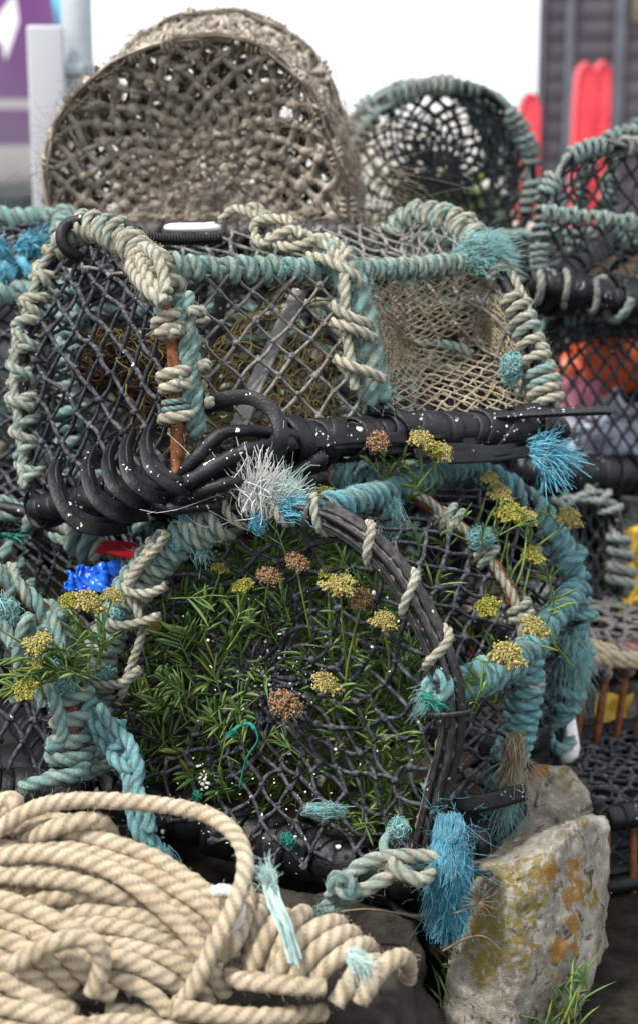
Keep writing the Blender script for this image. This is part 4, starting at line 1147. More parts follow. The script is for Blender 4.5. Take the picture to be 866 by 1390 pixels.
# ================================================================== other pots
# brown weed covered pot behind the top
BX = np.array([.16, .98, .10]); BX /= np.linalg.norm(BX)
b0 = P(275, 260, 2.75)
hB = smooth(np.array([on_plane(x, y, b0, BX) for x, y in [(82, 318), (70, 275), (66, 228), (82, 165), (130, 108), (200, 68), (282, 53), (352, 66), (408, 112), (440, 168), (462, 235), (472, 280), (478, 318)]]), n=140)
hB2 = smooth(np.array([on_plane(x, y, b0 + BX * .28, BX) for x, y in [(118, 318), (110, 250), (120, 170), (158, 90), (222, 36), (290, 20), (352, 28), (408, 62), (446, 112), (466, 180), (476, 240), (484, 318)]]), n=140)
brown = thing('lobster_pot', 'big brown lobster pot with weed clogged netting, at the top of the pile', 'lobster pot', (hB[0] + hB[-1] + hB2[0] + hB2[-1]) / 4 - np.array([0, 0, .02]), POTS)
outb = np.concatenate([hB, resample([hB[-1], hB[0]], n=50)[1:]])
mb = MB(); lattice(mb, polar_end(outb, on_plane(278, 258, b0 + BX * .04, BX), BX, .05, .85, .015), 52, 12, .0062, wrap=True, jit=.12, sag=.06, knot=1.6, fine=True, shag=14000, shag_len=.010)
cc = on_plane(278, 258, b0 - BX * .002, BX)
for q in range(60):
    f = RS.rand() ** .5
    wad(mb, at_frac(outb, RS.rand()) * (1 - f) + cc * f + RS.randn(3) * .005 - BX * .004, .009, 40, .0004, shape=(1.4, .35, 1.0))
mb.build('end_net', M['weed'], brown)
mb = MB(); lattice(mb, polar_end(outb, on_plane(285, 250, b0 + BX * .10, BX), BX, .1, .9, .03), 48, 10, .0055, wrap=True, jit=.25, sag=.15, knot=1.6, shag=1500, shag_len=.012); mb.build('inner_net', M['weed_shaded'], brown)  # dark layer added to block sky seen through the holes
mb = MB(); lattice(mb, shell([hB, hB2], 0, 1, .01), 70, 9, .0048, jit=.25, sag=.12, knot=1.7, shag=1800, shag_len=.03); mb.build('side_net', M['weed'], brown)
o2 = np.concatenate([hB2, resample([hB2[-1], hB2[0]], n=50)[1:]])
mb = MB(); lattice(mb, polar_end(o2, o2.mean(0), -BX, .05), 60, 12, .0055, wrap=True, jit=.25, sag=.1, knot=1.7); mb.build('end_net', M['weed_shaded'], brown)
for h in (hB, hB2):
    mb = MB(); sweep(mb, h, .009, 8, 0)
    for q in range(3):
        strap(mb, wobble(h + [0, -.01, .004], .006, 16, q * 5 + 1), .005, .002, BX + [0, 0, .4], q % 2)
    messy(mb, h, .008, .0032, (0,), 3, 12, 1, 0, cover=.3)
    for f in RS.rand(60): wad(mb, at_frac(h, f) + RS.randn(3) * .005, .010, 50, .0004, 1)
    hairs(mb, at_frac(h, RS.rand(900)) + RS.randn(900, 3) * .006, RS.randn(900, 3) + [0, 0, .3], .008 + .014 * RS.rand(900), .00035, mat=1, curl=1.3, k=6)
    mb.build('hoop', [M['weed_shaded'], M['weed']], brown)
for a, b_ in ((hB[0], hB[-1]), (hB[0], hB2[0]), (hB[-1], hB2[-1]), (hB2[0], hB2[-1])):
    mb = MB(); wrapped_bar(mb, resample([a, b_], n=20), .02, .014); mb.build('base_bar', M['hose'], brown)
mb = MB(); hairs(mb, np.array([P(466, 140 + 150 * a, 2.76) for a in RS.rand(120)]), np.array([[.7, -.2, -.75]]) + .3 * RS.randn(120, 3), .08 + .07 * RS.rand(120), .00035, curl=.6, k=8); mb.build('loose_fibre', M['net_beige'], brown)
mb = MB(); b = []
for q in range(70):
    s_ = abs(RS.randn()) * 52; a = RS.rand() * 2 * PI
    b.append(on_plane(285 + s_ * math.cos(a), 245 + s_ * math.sin(a) * .9, b0 - BX * .004, BX))
blobs(mb, np.array(b), .0012 + .0030 * RS.rand(len(b)) ** 2, aniso=.6); mb.build('barnacles', M['salt_crust'], brown)['kind'] = 'stuff'

# teal pot behind to the right, seen end on
tX = np.array([-.35, .93, .02]); tX /= np.linalg.norm(tX)
t0 = P(605, 230, 3.35)
def ring(off, pts): return smooth(np.array([on_plane(x, y, t0 + tX * off, tX) for x, y in pts]), n=120)
hT = ring(0, [(520, 350), (488, 290), (482, 220), (505, 158), (556, 124), (615, 116), (672, 136), (710, 185), (722, 240), (712, 295), (680, 350)])
hT2 = ring(.42, [(495, 335), (470, 285), (462, 215), (480, 160), (520, 128), (570, 118), (620, 130), (655, 170), (668, 230), (660, 290), (640, 335)])
generic_pot('round teal lobster pot behind, its open meshes showing the sky', [hT, hT * .5 + hT2 * .5 + tX * 0, hT2], net='net_dark', net_r=.0036, nu=42, nv=12, rope_r=.0075, R=.011, pitch=.024, rope_tint=.75, rope_mat='greyrope', ends=('polar', 'polar'), end_n=(40, 9), fuzz=500, ridges=(.25, .62), shag=500, slat=False)

# pots on the right hand side
g1 = [smooth(PP([(728, 400, 2.85), (733, 330, 2.85), (742, 265, 2.85), (770, 218, 2.86), (808, 200, 2.88), (870, 200, 2.92), (940, 220, 3.0), (990, 300, 3.05), (1000, 400, 3.08)]), n=100)]
g1 += [g1[0] + [.10, .26, .02], g1[0] + [.2, .52, .04]]
generic_pot('pot with grey green rope and wide mesh showing red boards, above the orange buoy', g1, net='net_dark', net_r=.0028, nu=32, nv=8, rope_r=.0068, R=.010, pitch=.026, rope_tint=.8, rope_mat='greyrope', base_R=.032, ends=('flat', None), end_n=(16, 12), fuzz=300, base_w=.018, base_mat='rubber')
mb = MB(); lash(mb, resample(PP([(735, 288, 2.83), (800, 296, 2.85), (880, 305, 2.88)]), n=30), .005, .0062, .018, tint=.8, fuzz=300, jit=.8, Rj=.2); o = mb.build('cross_rope', M['greyrope'], None)
PR = [x for x in COL.objects if x.get('label', '').startswith('pot with grey green')][0]
o.data.transform(__import__('mathutils').Matrix.Translation(-Vector(PR['_o']))); o.parent = PR
mb = MB(); wrapped_bar(mb, resample(PP([(722, 385, 2.83), (800, 398, 2.84), (890, 420, 2.88)]), n=30), .020, .014, tilt=.4, jr=.15); messy(mb, resample(PP([(722, 385, 2.83), (800, 398, 2.84), (890, 420, 2.88)]), n=30), .021, .007, (.1, .3), 1, 5, 1, 100, cover=.35); o = mb.build('cross_rope', [M['rubber'], M['greyrope']], None)
o.data.transform(__import__('mathutils').Matrix.Translation(-Vector(PR['_o']))); o.parent = PR
g2 = [smooth(PP([(715, 640, 2.95), (712, 540, 2.95), (722, 470, 2.96), (760, 430, 2.98), (830, 420, 3.0), (900, 440, 3.05), (960, 520, 3.1), (970, 650, 3.12)]), n=100)]
g2 += [g2[0] + [.08, .3, 0], g2[0] + [.16, .55, 0]]
generic_pot('black netted pot at the right holding the orange buoy', g2, net='net_black', net_r=.0032, nu=36, nv=12, rope_r=.007, rope_tint=.9, base_R=.034, ends=('flat', 'flat'), end_n=(22, 18), fuzz=50, ridges=(.5,))
g3 = [smooth(PP([(735, 905, 2.95), (735, 800, 2.95), (742, 715, 2.95), (770, 680, 2.96), (815, 676, 2.97), (838, 720, 2.98), (842, 800, 2.98), (842, 905, 2.98)]), n=90)]
g3 += [g3[0] + [.05, .22, 0], g3[0] + [.1, .45, 0]]
generic_pot('dark narrow pot end wound with grey rope, beneath the orange buoy', g3, net='net_dark', net_r=.004, nu=36, nv=12, rope_mat='greyrope', rope_r=.010, rope_tint=.4, end_n=(12, 14), fuzz=100, base_R=.03)
# low pot with rusty uprights
ORG = P(826, 1090, 2.62)
rp = thing('lobster_pot', 'low pot with rusty upright rods and coral pink rope at the lower right', 'lobster pot', P(860, 1095, 2.8), POTS)
R0 = np.array([.87, .48, 0]); R1 = np.array([-.48, .87, 0])
tl = P(775, 905, 2.66)
topz = tl[2]; bz = P(775, 1085, 2.66)[2]
for q in range(10):
    p = tl + R0 * (.012 + .042 * q)
    mb = MB(); sweep(mb, np.array([[p[0] + .014, p[1], topz], [p[0] + .004, p[1] - .004, (topz + bz) / 2], [p[0] - .012, p[1] - .006, bz - .01]]), .0062, 8, rough=.1); mb.build('rod', M['rust'], rp)
for q in range(1, 7):
    p = tl + R1 * (.07 * q)
    mb = MB(); sweep(mb, np.array([[p[0], p[1], topz], [p[0], p[1], bz]]), .006, 8, rough=.1); mb.build('rod', M['rust'], rp)
cs = [tl, tl + R0 * .46, tl + R0 * .46 + R1 * .5, tl + R1 * .5]
for q in range(4):
    a, b_ = cs[q].copy(), cs[(q + 1) % 4].copy()
    mb = MB(); sweep(mb, smooth([[a[0], a[1], bz], [(a[0] + b_[0]) / 2, (a[1] + b_[1]) / 2, bz - .01], [b_[0], b_[1], bz]], n=20), .0085, 10); mb.build('base_rail', M['rubber'], rp)
    mb = MB(); sweep(mb, resample([a, b_], n=20), .012, 8, 0)
    if q == 0:
        braid(mb, resample([a + [0, -.01, .006], b_ + [0, -.01, .006]], n=40), .011, .011, 3, .085, (0, .3, .1), 1, fuzz=500)
        lash(mb, resample([a + [0, -.008, .0], b_ + [0, -.01, .006]], n=40), .018, .008, .05, tint=.4, mat=1, fuzz=500, jit=.8)
    mb.build('top_rail', [M['net_dark'], M['coral']], rp)
for q in (1, 2, 3):
    a, b_ = cs[q], cs[(q + 1) % 4]
    mb = MB(); lattice(mb, quad([[a[0], a[1], bz], [b_[0], b_[1], bz], b_, a]), 16, 8, .003); mb.build('side_net', M['net_black'], rp)
mb = MB(); lattice(mb, quad([cs[0], cs[1], cs[2], cs[3]], (0, 0, .012)), 24, 20, .0042, jit=.25, sag=.12, shag=500, shag_len=.02); mb.build('top_net', M['net_grey'], rp)
mb = MB()
rope(mb, smooth(PP([(775, 868, 2.66), (800, 874, 2.66), (835, 884, 2.68), (880, 892, 2.7)]), step=.005), .0105, .0, fuzz=400)
rope(mb, smooth(PP([(772, 886, 2.64), (800, 892, 2.64), (830, 898, 2.66), (880, 900, 2.68)]), step=.005), .0105, .1, fuzz=400)
rope(mb, smooth(PP([(770, 878, 2.65), (800, 882, 2.65), (840, 892, 2.66), (880, 894, 2.68)]), step=.005), .0105, .1, fuzz=400)
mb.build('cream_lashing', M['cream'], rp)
sp_ = thing('lobster_pot', 'lowest rusty rod pot in deep shade right of the lichen slab', 'lobster pot', P(880, 1380, 2.4) * [1, 1, 0], POTS)
q0 = P(822, 1112, 2.44); Q0 = np.array([.93, .36, 0]); Q1 = np.array([-.36, .93, 0]); t0z = q0[2]
cq = [q0, q0 + Q0 * .5, q0 + Q0 * .5 + Q1 * .3, q0 + Q1 * .3]
for q in range(4):
    a, b_ = cq[q], cq[(q + 1) % 4]
    mb = MB(); wrapped_bar(mb, resample([a, b_], n=20), .016, .014, tilt=.4); mb.build('top_rail', M['rubber'], sp_)
    mb = MB(); sweep(mb, resample([a * [1, 1, 0] + [0, 0, .015], b_ * [1, 1, 0] + [0, 0, .015]], n=12), .014, 10); mb.build('base_rail', M['rubber'], sp_)
    mb = MB(); lattice(mb, quad([a * [1, 1, 0] + Q1 * .02, b_ * [1, 1, 0] + Q1 * .02, b_ + Q1 * .02, a + Q1 * .02]), 22, 6, .0035, jit=.25); mb.build('side_net', M['net_black'], sp_)
for q in range(11):
    p = q0 + Q0 * .046 * q
    mb = MB(); sweep(mb, resample([[p[0], p[1], t0z], [p[0] + .004, p[1] - .004, 0]], n=8), .006, 8, rough=.08); mb.build('rod', M['rust'], sp_)
mb = MB(); lattice(mb, quad([c_ + [0, 0, .006] for c_ in cq]), 26, 16, .004, jit=.25, sag=.1); mb.build('top_net', M['net_black'], sp_)
for q in range(4):
    p = q0 * [1, 1, 0] + Q0 * .25 + Q1 * (.04 + .07 * q) + [0, 0, .03]
    mb = MB(); strap(mb, resample([p - Q0 * .24, p + Q0 * .24], n=8), .03, .005, Q1); mb.build('floor_slat', M['net_dark'], sp_)
# white float hanging beside it
flo = thing('net_float', 'slim white plastic float hanging between the samphire pot and the rusty rods', 'float', P(770, 1035, 2.56))
mb = MB(); c = PP([(766, 938, 2.57), (768, 958, 2.57), (769, 975, 2.565), (770, 1000, 2.56), (770, 1022, 2.56), (770, 1034, 2.56)]); sweep(mb, smooth(c, n=26), np.interp(np.linspace(0, 1, 26), [0, .12, .3, .55, .8, .93, 1], [.008, .011, .012, .015, .019, .016, .006]), 14); mb.build('float_body', M['white_plastic'], flo)
mb = MB(); rope(mb, smooth(PP([(764, 890, 2.56), (767, 915, 2.565), (766, 940, 2.57)]), step=.004), .004, .8, fuzz=300); mb.build('cord', M['rope'], flo)

# left hand pots
gl = smooth(PP([(-330, 1080, 2.12), (-330, 900, 2.12), (-280, 790, 2.12), (-190, 740, 2.13), (-90, 742, 2.14), (0, 782, 2.15), (62, 838, 2.16), (92, 905, 2.16), (98, 985, 2.16), (96, 1075, 2.17)]), n=140)
gl2, gl3 = gl + [-.10, .27, .0], gl + [-.2, .52, 0]
lp = thing('lobster_pot', 'lobster pot with a rusty orange arch at the left edge, behind the cream rope', 'lobster pot', (gl[0] + gl[-1]) / 2 - np.array([0, -.2, .03]), POTS)
LX = np.array([-.35, .93, 0])
for h in (gl, gl2, gl3):
    mb = MB(); sweep(mb, h, .0125, 10, 0, rough=.08)
    if h is gl:
        lash(mb, cut(h, .74, .985, 90), .014, .0105, .024, tint=np.array([.9, .7, 1, .6, .9, .75]), mat=1, fuzz=900, n=12, jit=.5, Rj=.15)
        lash(mb, cut(h, .52, .74, 60), .012, .0072, .06, tint=np.array([.9, .5, .9]), mat=1, fuzz=900, jit=.5)
        braid(mb, cut(h, .55, .80, 60) + [.002, -.016, .010], .005, .0075, 2, .07, (.9, .6), 1, fuzz=900)
    else:
        lash(mb, h, .012, .009, .03, tint=.8, mat=1, fuzz=200)
    mb.build('hoop', [M['rust'], M['rope']], lp)
for a, b_ in ((gl[0], gl[-1]), (gl[-1], gl3[-1]), (gl[0], gl3[0]), (gl3[0], gl3[-1])):
    mb = MB(); wrapped_bar(mb, resample([a, b_], n=20), .03, .016); mb.build('base_bar', M['rubber'], lp)
mb = MB(); ol = np.concatenate([gl, resample([gl[-1], gl[0]], n=40)[1:]])
lattice(mb, flat_end(gl, LX, .03), 26, 14, .0034, jit=.18, sag=.08, fine=True); mb.build('end_net', M['net_black'], lp)
mb = MB(); lattice(mb, shell([gl, gl2, gl3], .03, .97), 44, 13, .003, jit=.2); mb.build('side_net', M['net_black'], lp)
mb = MB(); lattice(mb, flat_end(gl3, -LX, .03), 30, 16, .003); mb.build('end_net', M['net_dark'], lp)
mb = MB()
for ps, r in (([(-20, 830, 2.12), (8, 850, 2.11), (18, 880, 2.10)], .007), ([(28, 920, 2.1), (25, 880, 2.09), (34, 845, 2.09), (42, 840, 2.10), (38, 862, 2.11)], .008), ([(-10, 850, 2.13), (15, 872, 2.12), (40, 905, 2.11), (60, 960, 2.11)], .007), ([(70, 830, 2.12), (82, 868, 2.11), (92, 900, 2.11)], .008),
              ([(30, 1070, 2.10), (60, 1060, 2.09), (100, 1052, 2.10), (118, 1040, 2.12)], .0095), ([(55, 925, 2.1), (75, 950, 2.1), (85, 1000, 2.1), (65, 1020, 2.09)], .008)):
    rope(mb, smooth(PP(ps), step=.004), r, .8 + .2 * RS.rand(), fuzz=800, n=12)
for (x, y) in [(8, 830), (60, 870), (85, 925), (70, 900)]:
    wad(mb, P(x, y, 2.12), .024, 240, .0005, 1)
mb.build('loose_rope', [M['rope'], M['teal_fibre']], lp)
slats(lp, [gl, gl3], 4, 'net_dark')
# dark pot between them on the left
gm = smooth(PP([(-260, 900, 2.55), (-250, 800, 2.55), (-180, 715, 2.54), (-80, 690, 2.5), (20, 692, 2.47), (90, 725, 2.44), (150, 765, 2.42), (200, 830, 2.42), (215, 900, 2.42)]), n=120)
gmh = [gm, gm + [-.02, .25, .03], gm + [-.04, .5, .05]]
pm, _ = generic_pot('dark pot with a sagging teal edge rope, under the rubber loops on the left', gmh, net='net_black', net_r=.0032, nu=50, nv=18, rope_r=.011, pitch=.026, rope_tint=.95, end_n=(34, 18), fuzz=900)
tuft(pm, P(0, 728, 2.42), (1, -.1, .12), .045, 3, .0022, .06, 'green_twine', br=.003)
gf = d_hoops(P(-150, 640, 2.85), math.radians(8), .62, .42, .42)
pf, _ = generic_pot('black pot with bright blue frayed rope at the far left beside the white board', gf, net='net_black', net_r=.0034, nu=46, nv=20, rope_r=.010, rope_tint=.9, end_n=(16, 16), ridges=(.3, .5, .7), fuzz=200)
mb = MB()
for (x, y, dx, dz) in ((8, 350, -.3, 1), (38, 340, .6, .6), (30, 335, .9, .5), (15, 362, -.5, -.4)):
    tuft_on(mb, P(x, y, 2.66), (dx, -.3, dz), .038, 40, .0022, .2, curl=.5, br=.01)
lash(mb, resample(PP([(-20, 372, 2.66), (20, 368, 2.67), (62, 362, 2.68)]), n=20), .008, .010, .03)
mb.build('frayed_end', M['blue_fibre'], pf)
# stack that carries the brown pot, and unseen pots added as dark backing
gs = d_hoops(P(300, 560, 3.05) * [1, 1, 0] + [0, 0, .48], math.radians(4), .62, .46, .40)
generic_pot('dark pot under the big brown pot, seen through the upper netting', gs, net='net_dark', net_r=.0045, nu=40, nv=24, rope_tint=.9, end_n=(18, 16), fuzz=0, base_R=.035)
gs = d_hoops(P(300, 560, 3.05) * [1, 1, 0] + [.03, .03, .04], math.radians(-5), .64, .48, .40)
generic_pot('lowest pot of the stack, unseen, added as dark backing behind the samphire pot', gs, net='net_dark', net_r=.0045, nu=40, nv=24, rope_tint=.9, end_n=(18, 16), fuzz=0, base_R=.035)
gs = d_hoops(P(640, 560, 3.35) * [1, 1, 0] + [0, 0, .44], math.radians(20), .6, .46, .44)
generic_pot('dark pot below the round teal pot, behind the frayed blue tassel', gs, net='net_dark', net_r=.0045, nu=40, nv=24, rope_tint=.9, end_n=(18, 16), fuzz=0, base_R=.035)
gs = d_hoops(P(860, 760, 3.3) * [1, 1, 0] + [.1, .25, .03], math.radians(10), .62, .46, .45)
generic_pot('dark pot in the shadow behind the yellow oilskin', gs, net='net_dark', net_r=.0045, nu=40, nv=24, rope_tint=.6, end_n=(18, 16), fuzz=0, base_R=.035)
# mound in net colour, added behind the pile so pot interiors look dark
mb = MB(); n1, n2 = 90, 60
U, V = np.meshgrid(np.linspace(0, 1, n1), np.linspace(0, 1, n2), indexing='ij')
X = -1.25 + 2.5 * U; Yb = 3.95 + .55 * np.cos(PI * V); Z = .80 * np.sin(PI * V) ** .6 * np.clip(np.sin(PI * U) * 2.2, 0, 1)
g = np.stack([X, Yb, Z], -1)
for i in range(n1):
    for j in range(n2):
        q = Vector(g[i, j] * 5); g[i, j] += np.array((mnoise.noise_vector(q) * .10 + mnoise.noise_vector(q * 3) * .05)[:])
g[..., 2] = np.maximum(g[..., 2], .002)
mb.add(g.reshape(-1, 3), grid_faces(n1, n2, False)); o = mb.build('dark_mound', M['net_dark'])
tag(o, 'added dark mound behind the stacked pots, darkening their interiors', 'net heap')

# ================================================================== loose things
# coil of cream rope
coil = thing('rope_coil', 'thick cream rope coiled in a heap at the front', 'rope', P(180, 1370, 1.85))
K = lambda x, y, d: (x / 2.406, 1050 + y / 2.406, d)
K2 = lambda x, y, d: (320 + x / 2.547, 1080 + y / 2.547, d)
main = [
 [(-90, 1190, 1.84), (-20, 1140, 1.83), K(80, 125, 1.83), K(170, 90, 1.83), K(330, 85, 1.84), K(500, 98, 1.85), K(650, 118, 1.84), K(750, 165, 1.82), K(805, 240, 1.80), K(810, 320, 1.775), K(775, 420, 1.755), K(700, 560, 1.74), K(640, 680, 1.74), K(560, 800, 1.75)],
 [(-60, 1110, 1.88), (-10, 1092, 1.87), K(40, 72, 1.87), K(78, 60, 1.86), K(85, 90, 1.855), K(60, 130, 1.86), K(0, 150, 1.87), (-40, 1125, 1.9)],
 [K(90, 215, 1.85), K(160, 195, 1.83), K(230, 155, 1.82), K(300, 138, 1.83), K(350, 160, 1.85), K(372, 205, 1.87), K(360, 240, 1.88)],
 [K(-80, 215, 1.9), K(50, 165, 1.88), K(130, 140, 1.87), K(215, 155, 1.87), K(300, 200, 1.87)],
 [K(-100, 190, 1.87), K(60, 170, 1.86), K(240, 200, 1.84), K(380, 228, 1.83), K(500, 290, 1.82), K(620, 368, 1.81), K(730, 420, 1.80), K(790, 500, 1.79), K(760, 620, 1.79)],
 [K(-100, 250, 1.85), K(50, 235, 1.84), K(200, 232, 1.83), K(330, 265, 1.825), K(450, 320, 1.81), K(560, 382, 1.80), K(660, 440, 1.79), K(740, 490, 1.785), K(760, 600, 1.78)],
 [K(-100, 300, 1.82), K(0, 275, 1.815), K(120, 262, 1.81), K(240, 278, 1.80), K(350, 300, 1.79), K(450, 365, 1.78), K(540, 450, 1.77), K(620, 530, 1.765), K(690, 620, 1.765), K(720, 720, 1.77)],
 [K(-100, 345, 1.82), K(20, 315, 1.815), K(160, 308, 1.81), K(280, 325, 1.805), K(400, 362, 1.80), K(520, 430, 1.795), K(640, 470, 1.79), K(720, 540, 1.79), K(740, 700, 1.79)],
 [K(-100, 330, 1.80), K(0, 340, 1.795), K(130, 345, 1.79), K(260, 368, 1.785), K(380, 390, 1.79), K(490, 415, 1.80), K(600, 450, 1.81)],
 [K(-100, 400, 1.81), K(0, 388, 1.805), K(110, 372, 1.805), K(220, 380, 1.81), K(330, 395, 1.815)],
 [K(60, 440, 1.79), K(140, 415, 1.785), K(230, 398, 1.79), K(330, 402, 1.80), K(470, 430, 1.81)],
 [K(120, 470, 1.80), K(230, 445, 1.79), K(380, 448, 1.785), K(520, 470, 1.785), K(640, 510, 1.785), K(720, 560, 1.79)],
 [K(180, 495, 1.78), K(300, 482, 1.775), K(420, 508, 1.77), K(540, 540, 1.77), K(650, 595, 1.77), K(700, 700, 1.78)],
 [K(280, 530, 1.77), K(380, 545, 1.76), K(500, 575, 1.755), K(600, 612, 1.755), K(680, 690, 1.76), K(700, 800, 1.77)],
 [K(-100, 400, 1.76), K(20, 425, 1.75), K(120, 455, 1.74), K(210, 500, 1.735), K(290, 560, 1.735), K(360, 640, 1.74), K(450, 720, 1.74)],
 [K(-100, 460, 1.75), K(0, 478, 1.74), K(100, 510, 1.73), K(190, 560, 1.725), K(280, 640, 1.725), K(380, 740, 1.73)],
 [K(30, 640, 1.70), K(110, 585, 1.695), K(190, 540, 1.69), K(260, 512, 1.69), K(320, 525, 1.695), K(352, 575, 1.70), K(345, 650, 1.71), K(300, 720, 1.72)],
 [K(-100, 510, 1.74), K(-10, 530, 1.73), K(80, 560, 1.72), K(160, 620, 1.715), K(240, 720, 1.72)],
 [K(-100, 570, 1.73), K(0, 590, 1.715), K(80, 640, 1.71), K(180, 720, 1.71), K(260, 800, 1.72)],
 [K(200, 590, 1.74), K(330, 590, 1.735), K(450, 625, 1.735), K(560, 690, 1.74), K(620, 780, 1.75)],
 [K(-100, 640, 1.715), K(20, 670, 1.70), K(140, 740, 1.70), K(260, 790, 1.71)],
 [K(300, 660, 1.735), K(420, 680, 1.73), K(540, 740, 1.735), K(620, 800, 1.75)],
 [K(-100, 700, 1.71), K(0, 740, 1.70), K(120, 790, 1.70)],
 [K(360, 740, 1.73), K(480, 770, 1.735), K(600, 810, 1.75)],
 # short returns on the right of the heap
 [K2(-30, 560, 1.78), K2(20, 470, 1.78), K2(40, 380, 1.79), K2(50, 350, 1.82), K2(40, 320, 1.86)],
 [K2(10, 600, 1.78), K2(60, 500, 1.78), K2(80, 410, 1.79), K2(85, 390, 1.82), K2(80, 360, 1.86)],
 [K2(40, 620, 1.77), K2(90, 520, 1.77), K2(140, 430, 1.78), K2(170, 400, 1.80), K2(185, 430, 1.84)],
 [K2(90, 640, 1.765), K2(150, 540, 1.765), K2(190, 450, 1.775), K2(225, 400, 1.79), K2(240, 400, 1.82), K2(238, 440, 1.86)],
 [K2(110, 650, 1.76), K2(180, 560, 1.755), K2(240, 490, 1.76), K2(310, 440, 1.77), K2(350, 432, 1.79), K2(360, 450, 1.83)],
 [K2(170, 660, 1.75), K2(230, 570, 1.75), K2(310, 500, 1.755), K2(385, 465, 1.77), K2(410, 478, 1.80), K2(400, 520, 1.84)],
 [K2(240, 670, 1.745), K2(300, 590, 1.745), K2(380, 530, 1.75), K2(440, 505, 1.765), K2(468, 520, 1.80), K2(460, 560, 1.84)],
 [K2(330, 680, 1.74), K2(390, 610, 1.74), K2(440, 575, 1.75), K2(490, 560, 1.78), K2(500, 590, 1.82)],
 [K2(400, 700, 1.74), K2(470, 610, 1.74), K2(530, 555, 1.75), K2(575, 550, 1.77), K2(600, 580, 1.81), K2(590, 640, 1.85)],
 [K(-100, 800, 1.69), K(60, 830, 1.68), K(200, 870, 1.68), K(340, 930, 1.69)],
 [K(-100, 760, 1.69), K(80, 770, 1.685), K(240, 820, 1.68), K(400, 860, 1.69), K(560, 900, 1.71)],
 [K(250, 820, 1.70), K(400, 815, 1.70), K(560, 850, 1.71), K(720, 880, 1.73), K(900, 860, 1.76)],
 [K(-100, 870, 1.67), K(80, 890, 1.665), K(260, 930, 1.67)],
 [K(560, 760, 1.72), K(720, 790, 1.725), K(900, 800, 1.74), K(1060, 780, 1.77)],
 [K2(-60, 640, 1.77), K2(60, 640, 1.75), K2(200, 650, 1.74), K2(340, 660, 1.74)],
]
RR = .0101
def relax(lines, r, it=40):
    """push crossing strands apart until they lie on one another"""
    own = np.concatenate([np.full(len(l), i) for i, l in enumerate(lines)])
    X = np.concatenate(lines); cuts = np.cumsum([len(l) for l in lines])[:-1]
    for _ in range(it):
        d2 = ((X ** 2).sum(1)[:, None] + (X ** 2).sum(1)[None] - 2 * X @ X.T)
        i, j = np.nonzero((d2 < (1.94 * r) ** 2) & (own[:, None] < own[None]))
        if not len(i): break
        v = X[i] - X[j]; d = np.linalg.norm(v, axis=1)[:, None] + 1e-6
        p = v / d * (1.94 * r - d) * .22
        D = np.zeros_like(X); C = np.zeros((len(X), 1))
        np.add.at(D, i, p); np.add.at(D, j, -p); np.add.at(C, i, 1); np.add.at(C, j, 1)
        X = X + D / np.maximum(C, 1) * 1.6
        L = np.split(X, cuts)
        for l in L:
            l[1:-1] += .25 * (.5 * (l[:-2] + l[2:]) - l[1:-1])
        X = np.concatenate(L)
    return np.split(X, cuts)
main = [([(ps[0][0] - 75, ps[0][1] + 95, ps[0][2] + .13), (ps[0][0] - 50, ps[0][1] + 28, ps[0][2] + .06)] if ps[0][0] < -35 else []) + ps for ps in main]   # the loops turn back at the left
strands = relax([wobble(smooth(PP(ps), step=.008), .002, 12, q) for q, ps in enumerate(main)], RR)
mb = MB()
for q, ps in enumerate(main):
    pts = smooth(strands[q][::2], step=.006)
    rope(mb, pts, RR * (1 + .03 * RS.randn()), .25 * RS.rand(), fuzz=1100, n=15, amp=.11, lay=2.3, sgn=-1, fz=.4)
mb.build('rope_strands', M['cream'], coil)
mb = MB(); rope(mb, smooth(PP([K(700, 385, 1.79), K(735, 378, 1.785), K(765, 395, 1.78), K(785, 440, 1.775), K(768, 520, 1.77), K(728, 590, 1.77), K(700, 660, 1.775)]), step=.004), .0068, 1.0, strands=4, fuzz=200); mb.build('white_braid', M['white_fibre'], coil)
mb = MB(); c = smooth(PP([K2(115, 300, 1.76), K2(130, 370, 1.745), K2(165, 440, 1.735), K2(185, 510, 1.735), K2(205, 570, 1.735)]), n=24)
m = 70; tubes(mb, resample(c, n=9)[None] + RS.randn(m, 1, 3) * .003 + RS.randn(m, 9, 3) * .0009, .0006 + .0004 * RS.rand(m), 4)
tuft_on(mb, c[1], (-.1, -.2, 1), .028, 50, .0007, .25, br=.006); mb.build('frayed_twine', M['pale_fibre'], coil); mb = MB()
tuft_on(mb, P(*K2(400, 545, 1.735)), (.6, -.3, -.5), .022, 40, .0008, .4, br=.008)
mb.build('frayed_twine', M['pale_fibre'], coil)

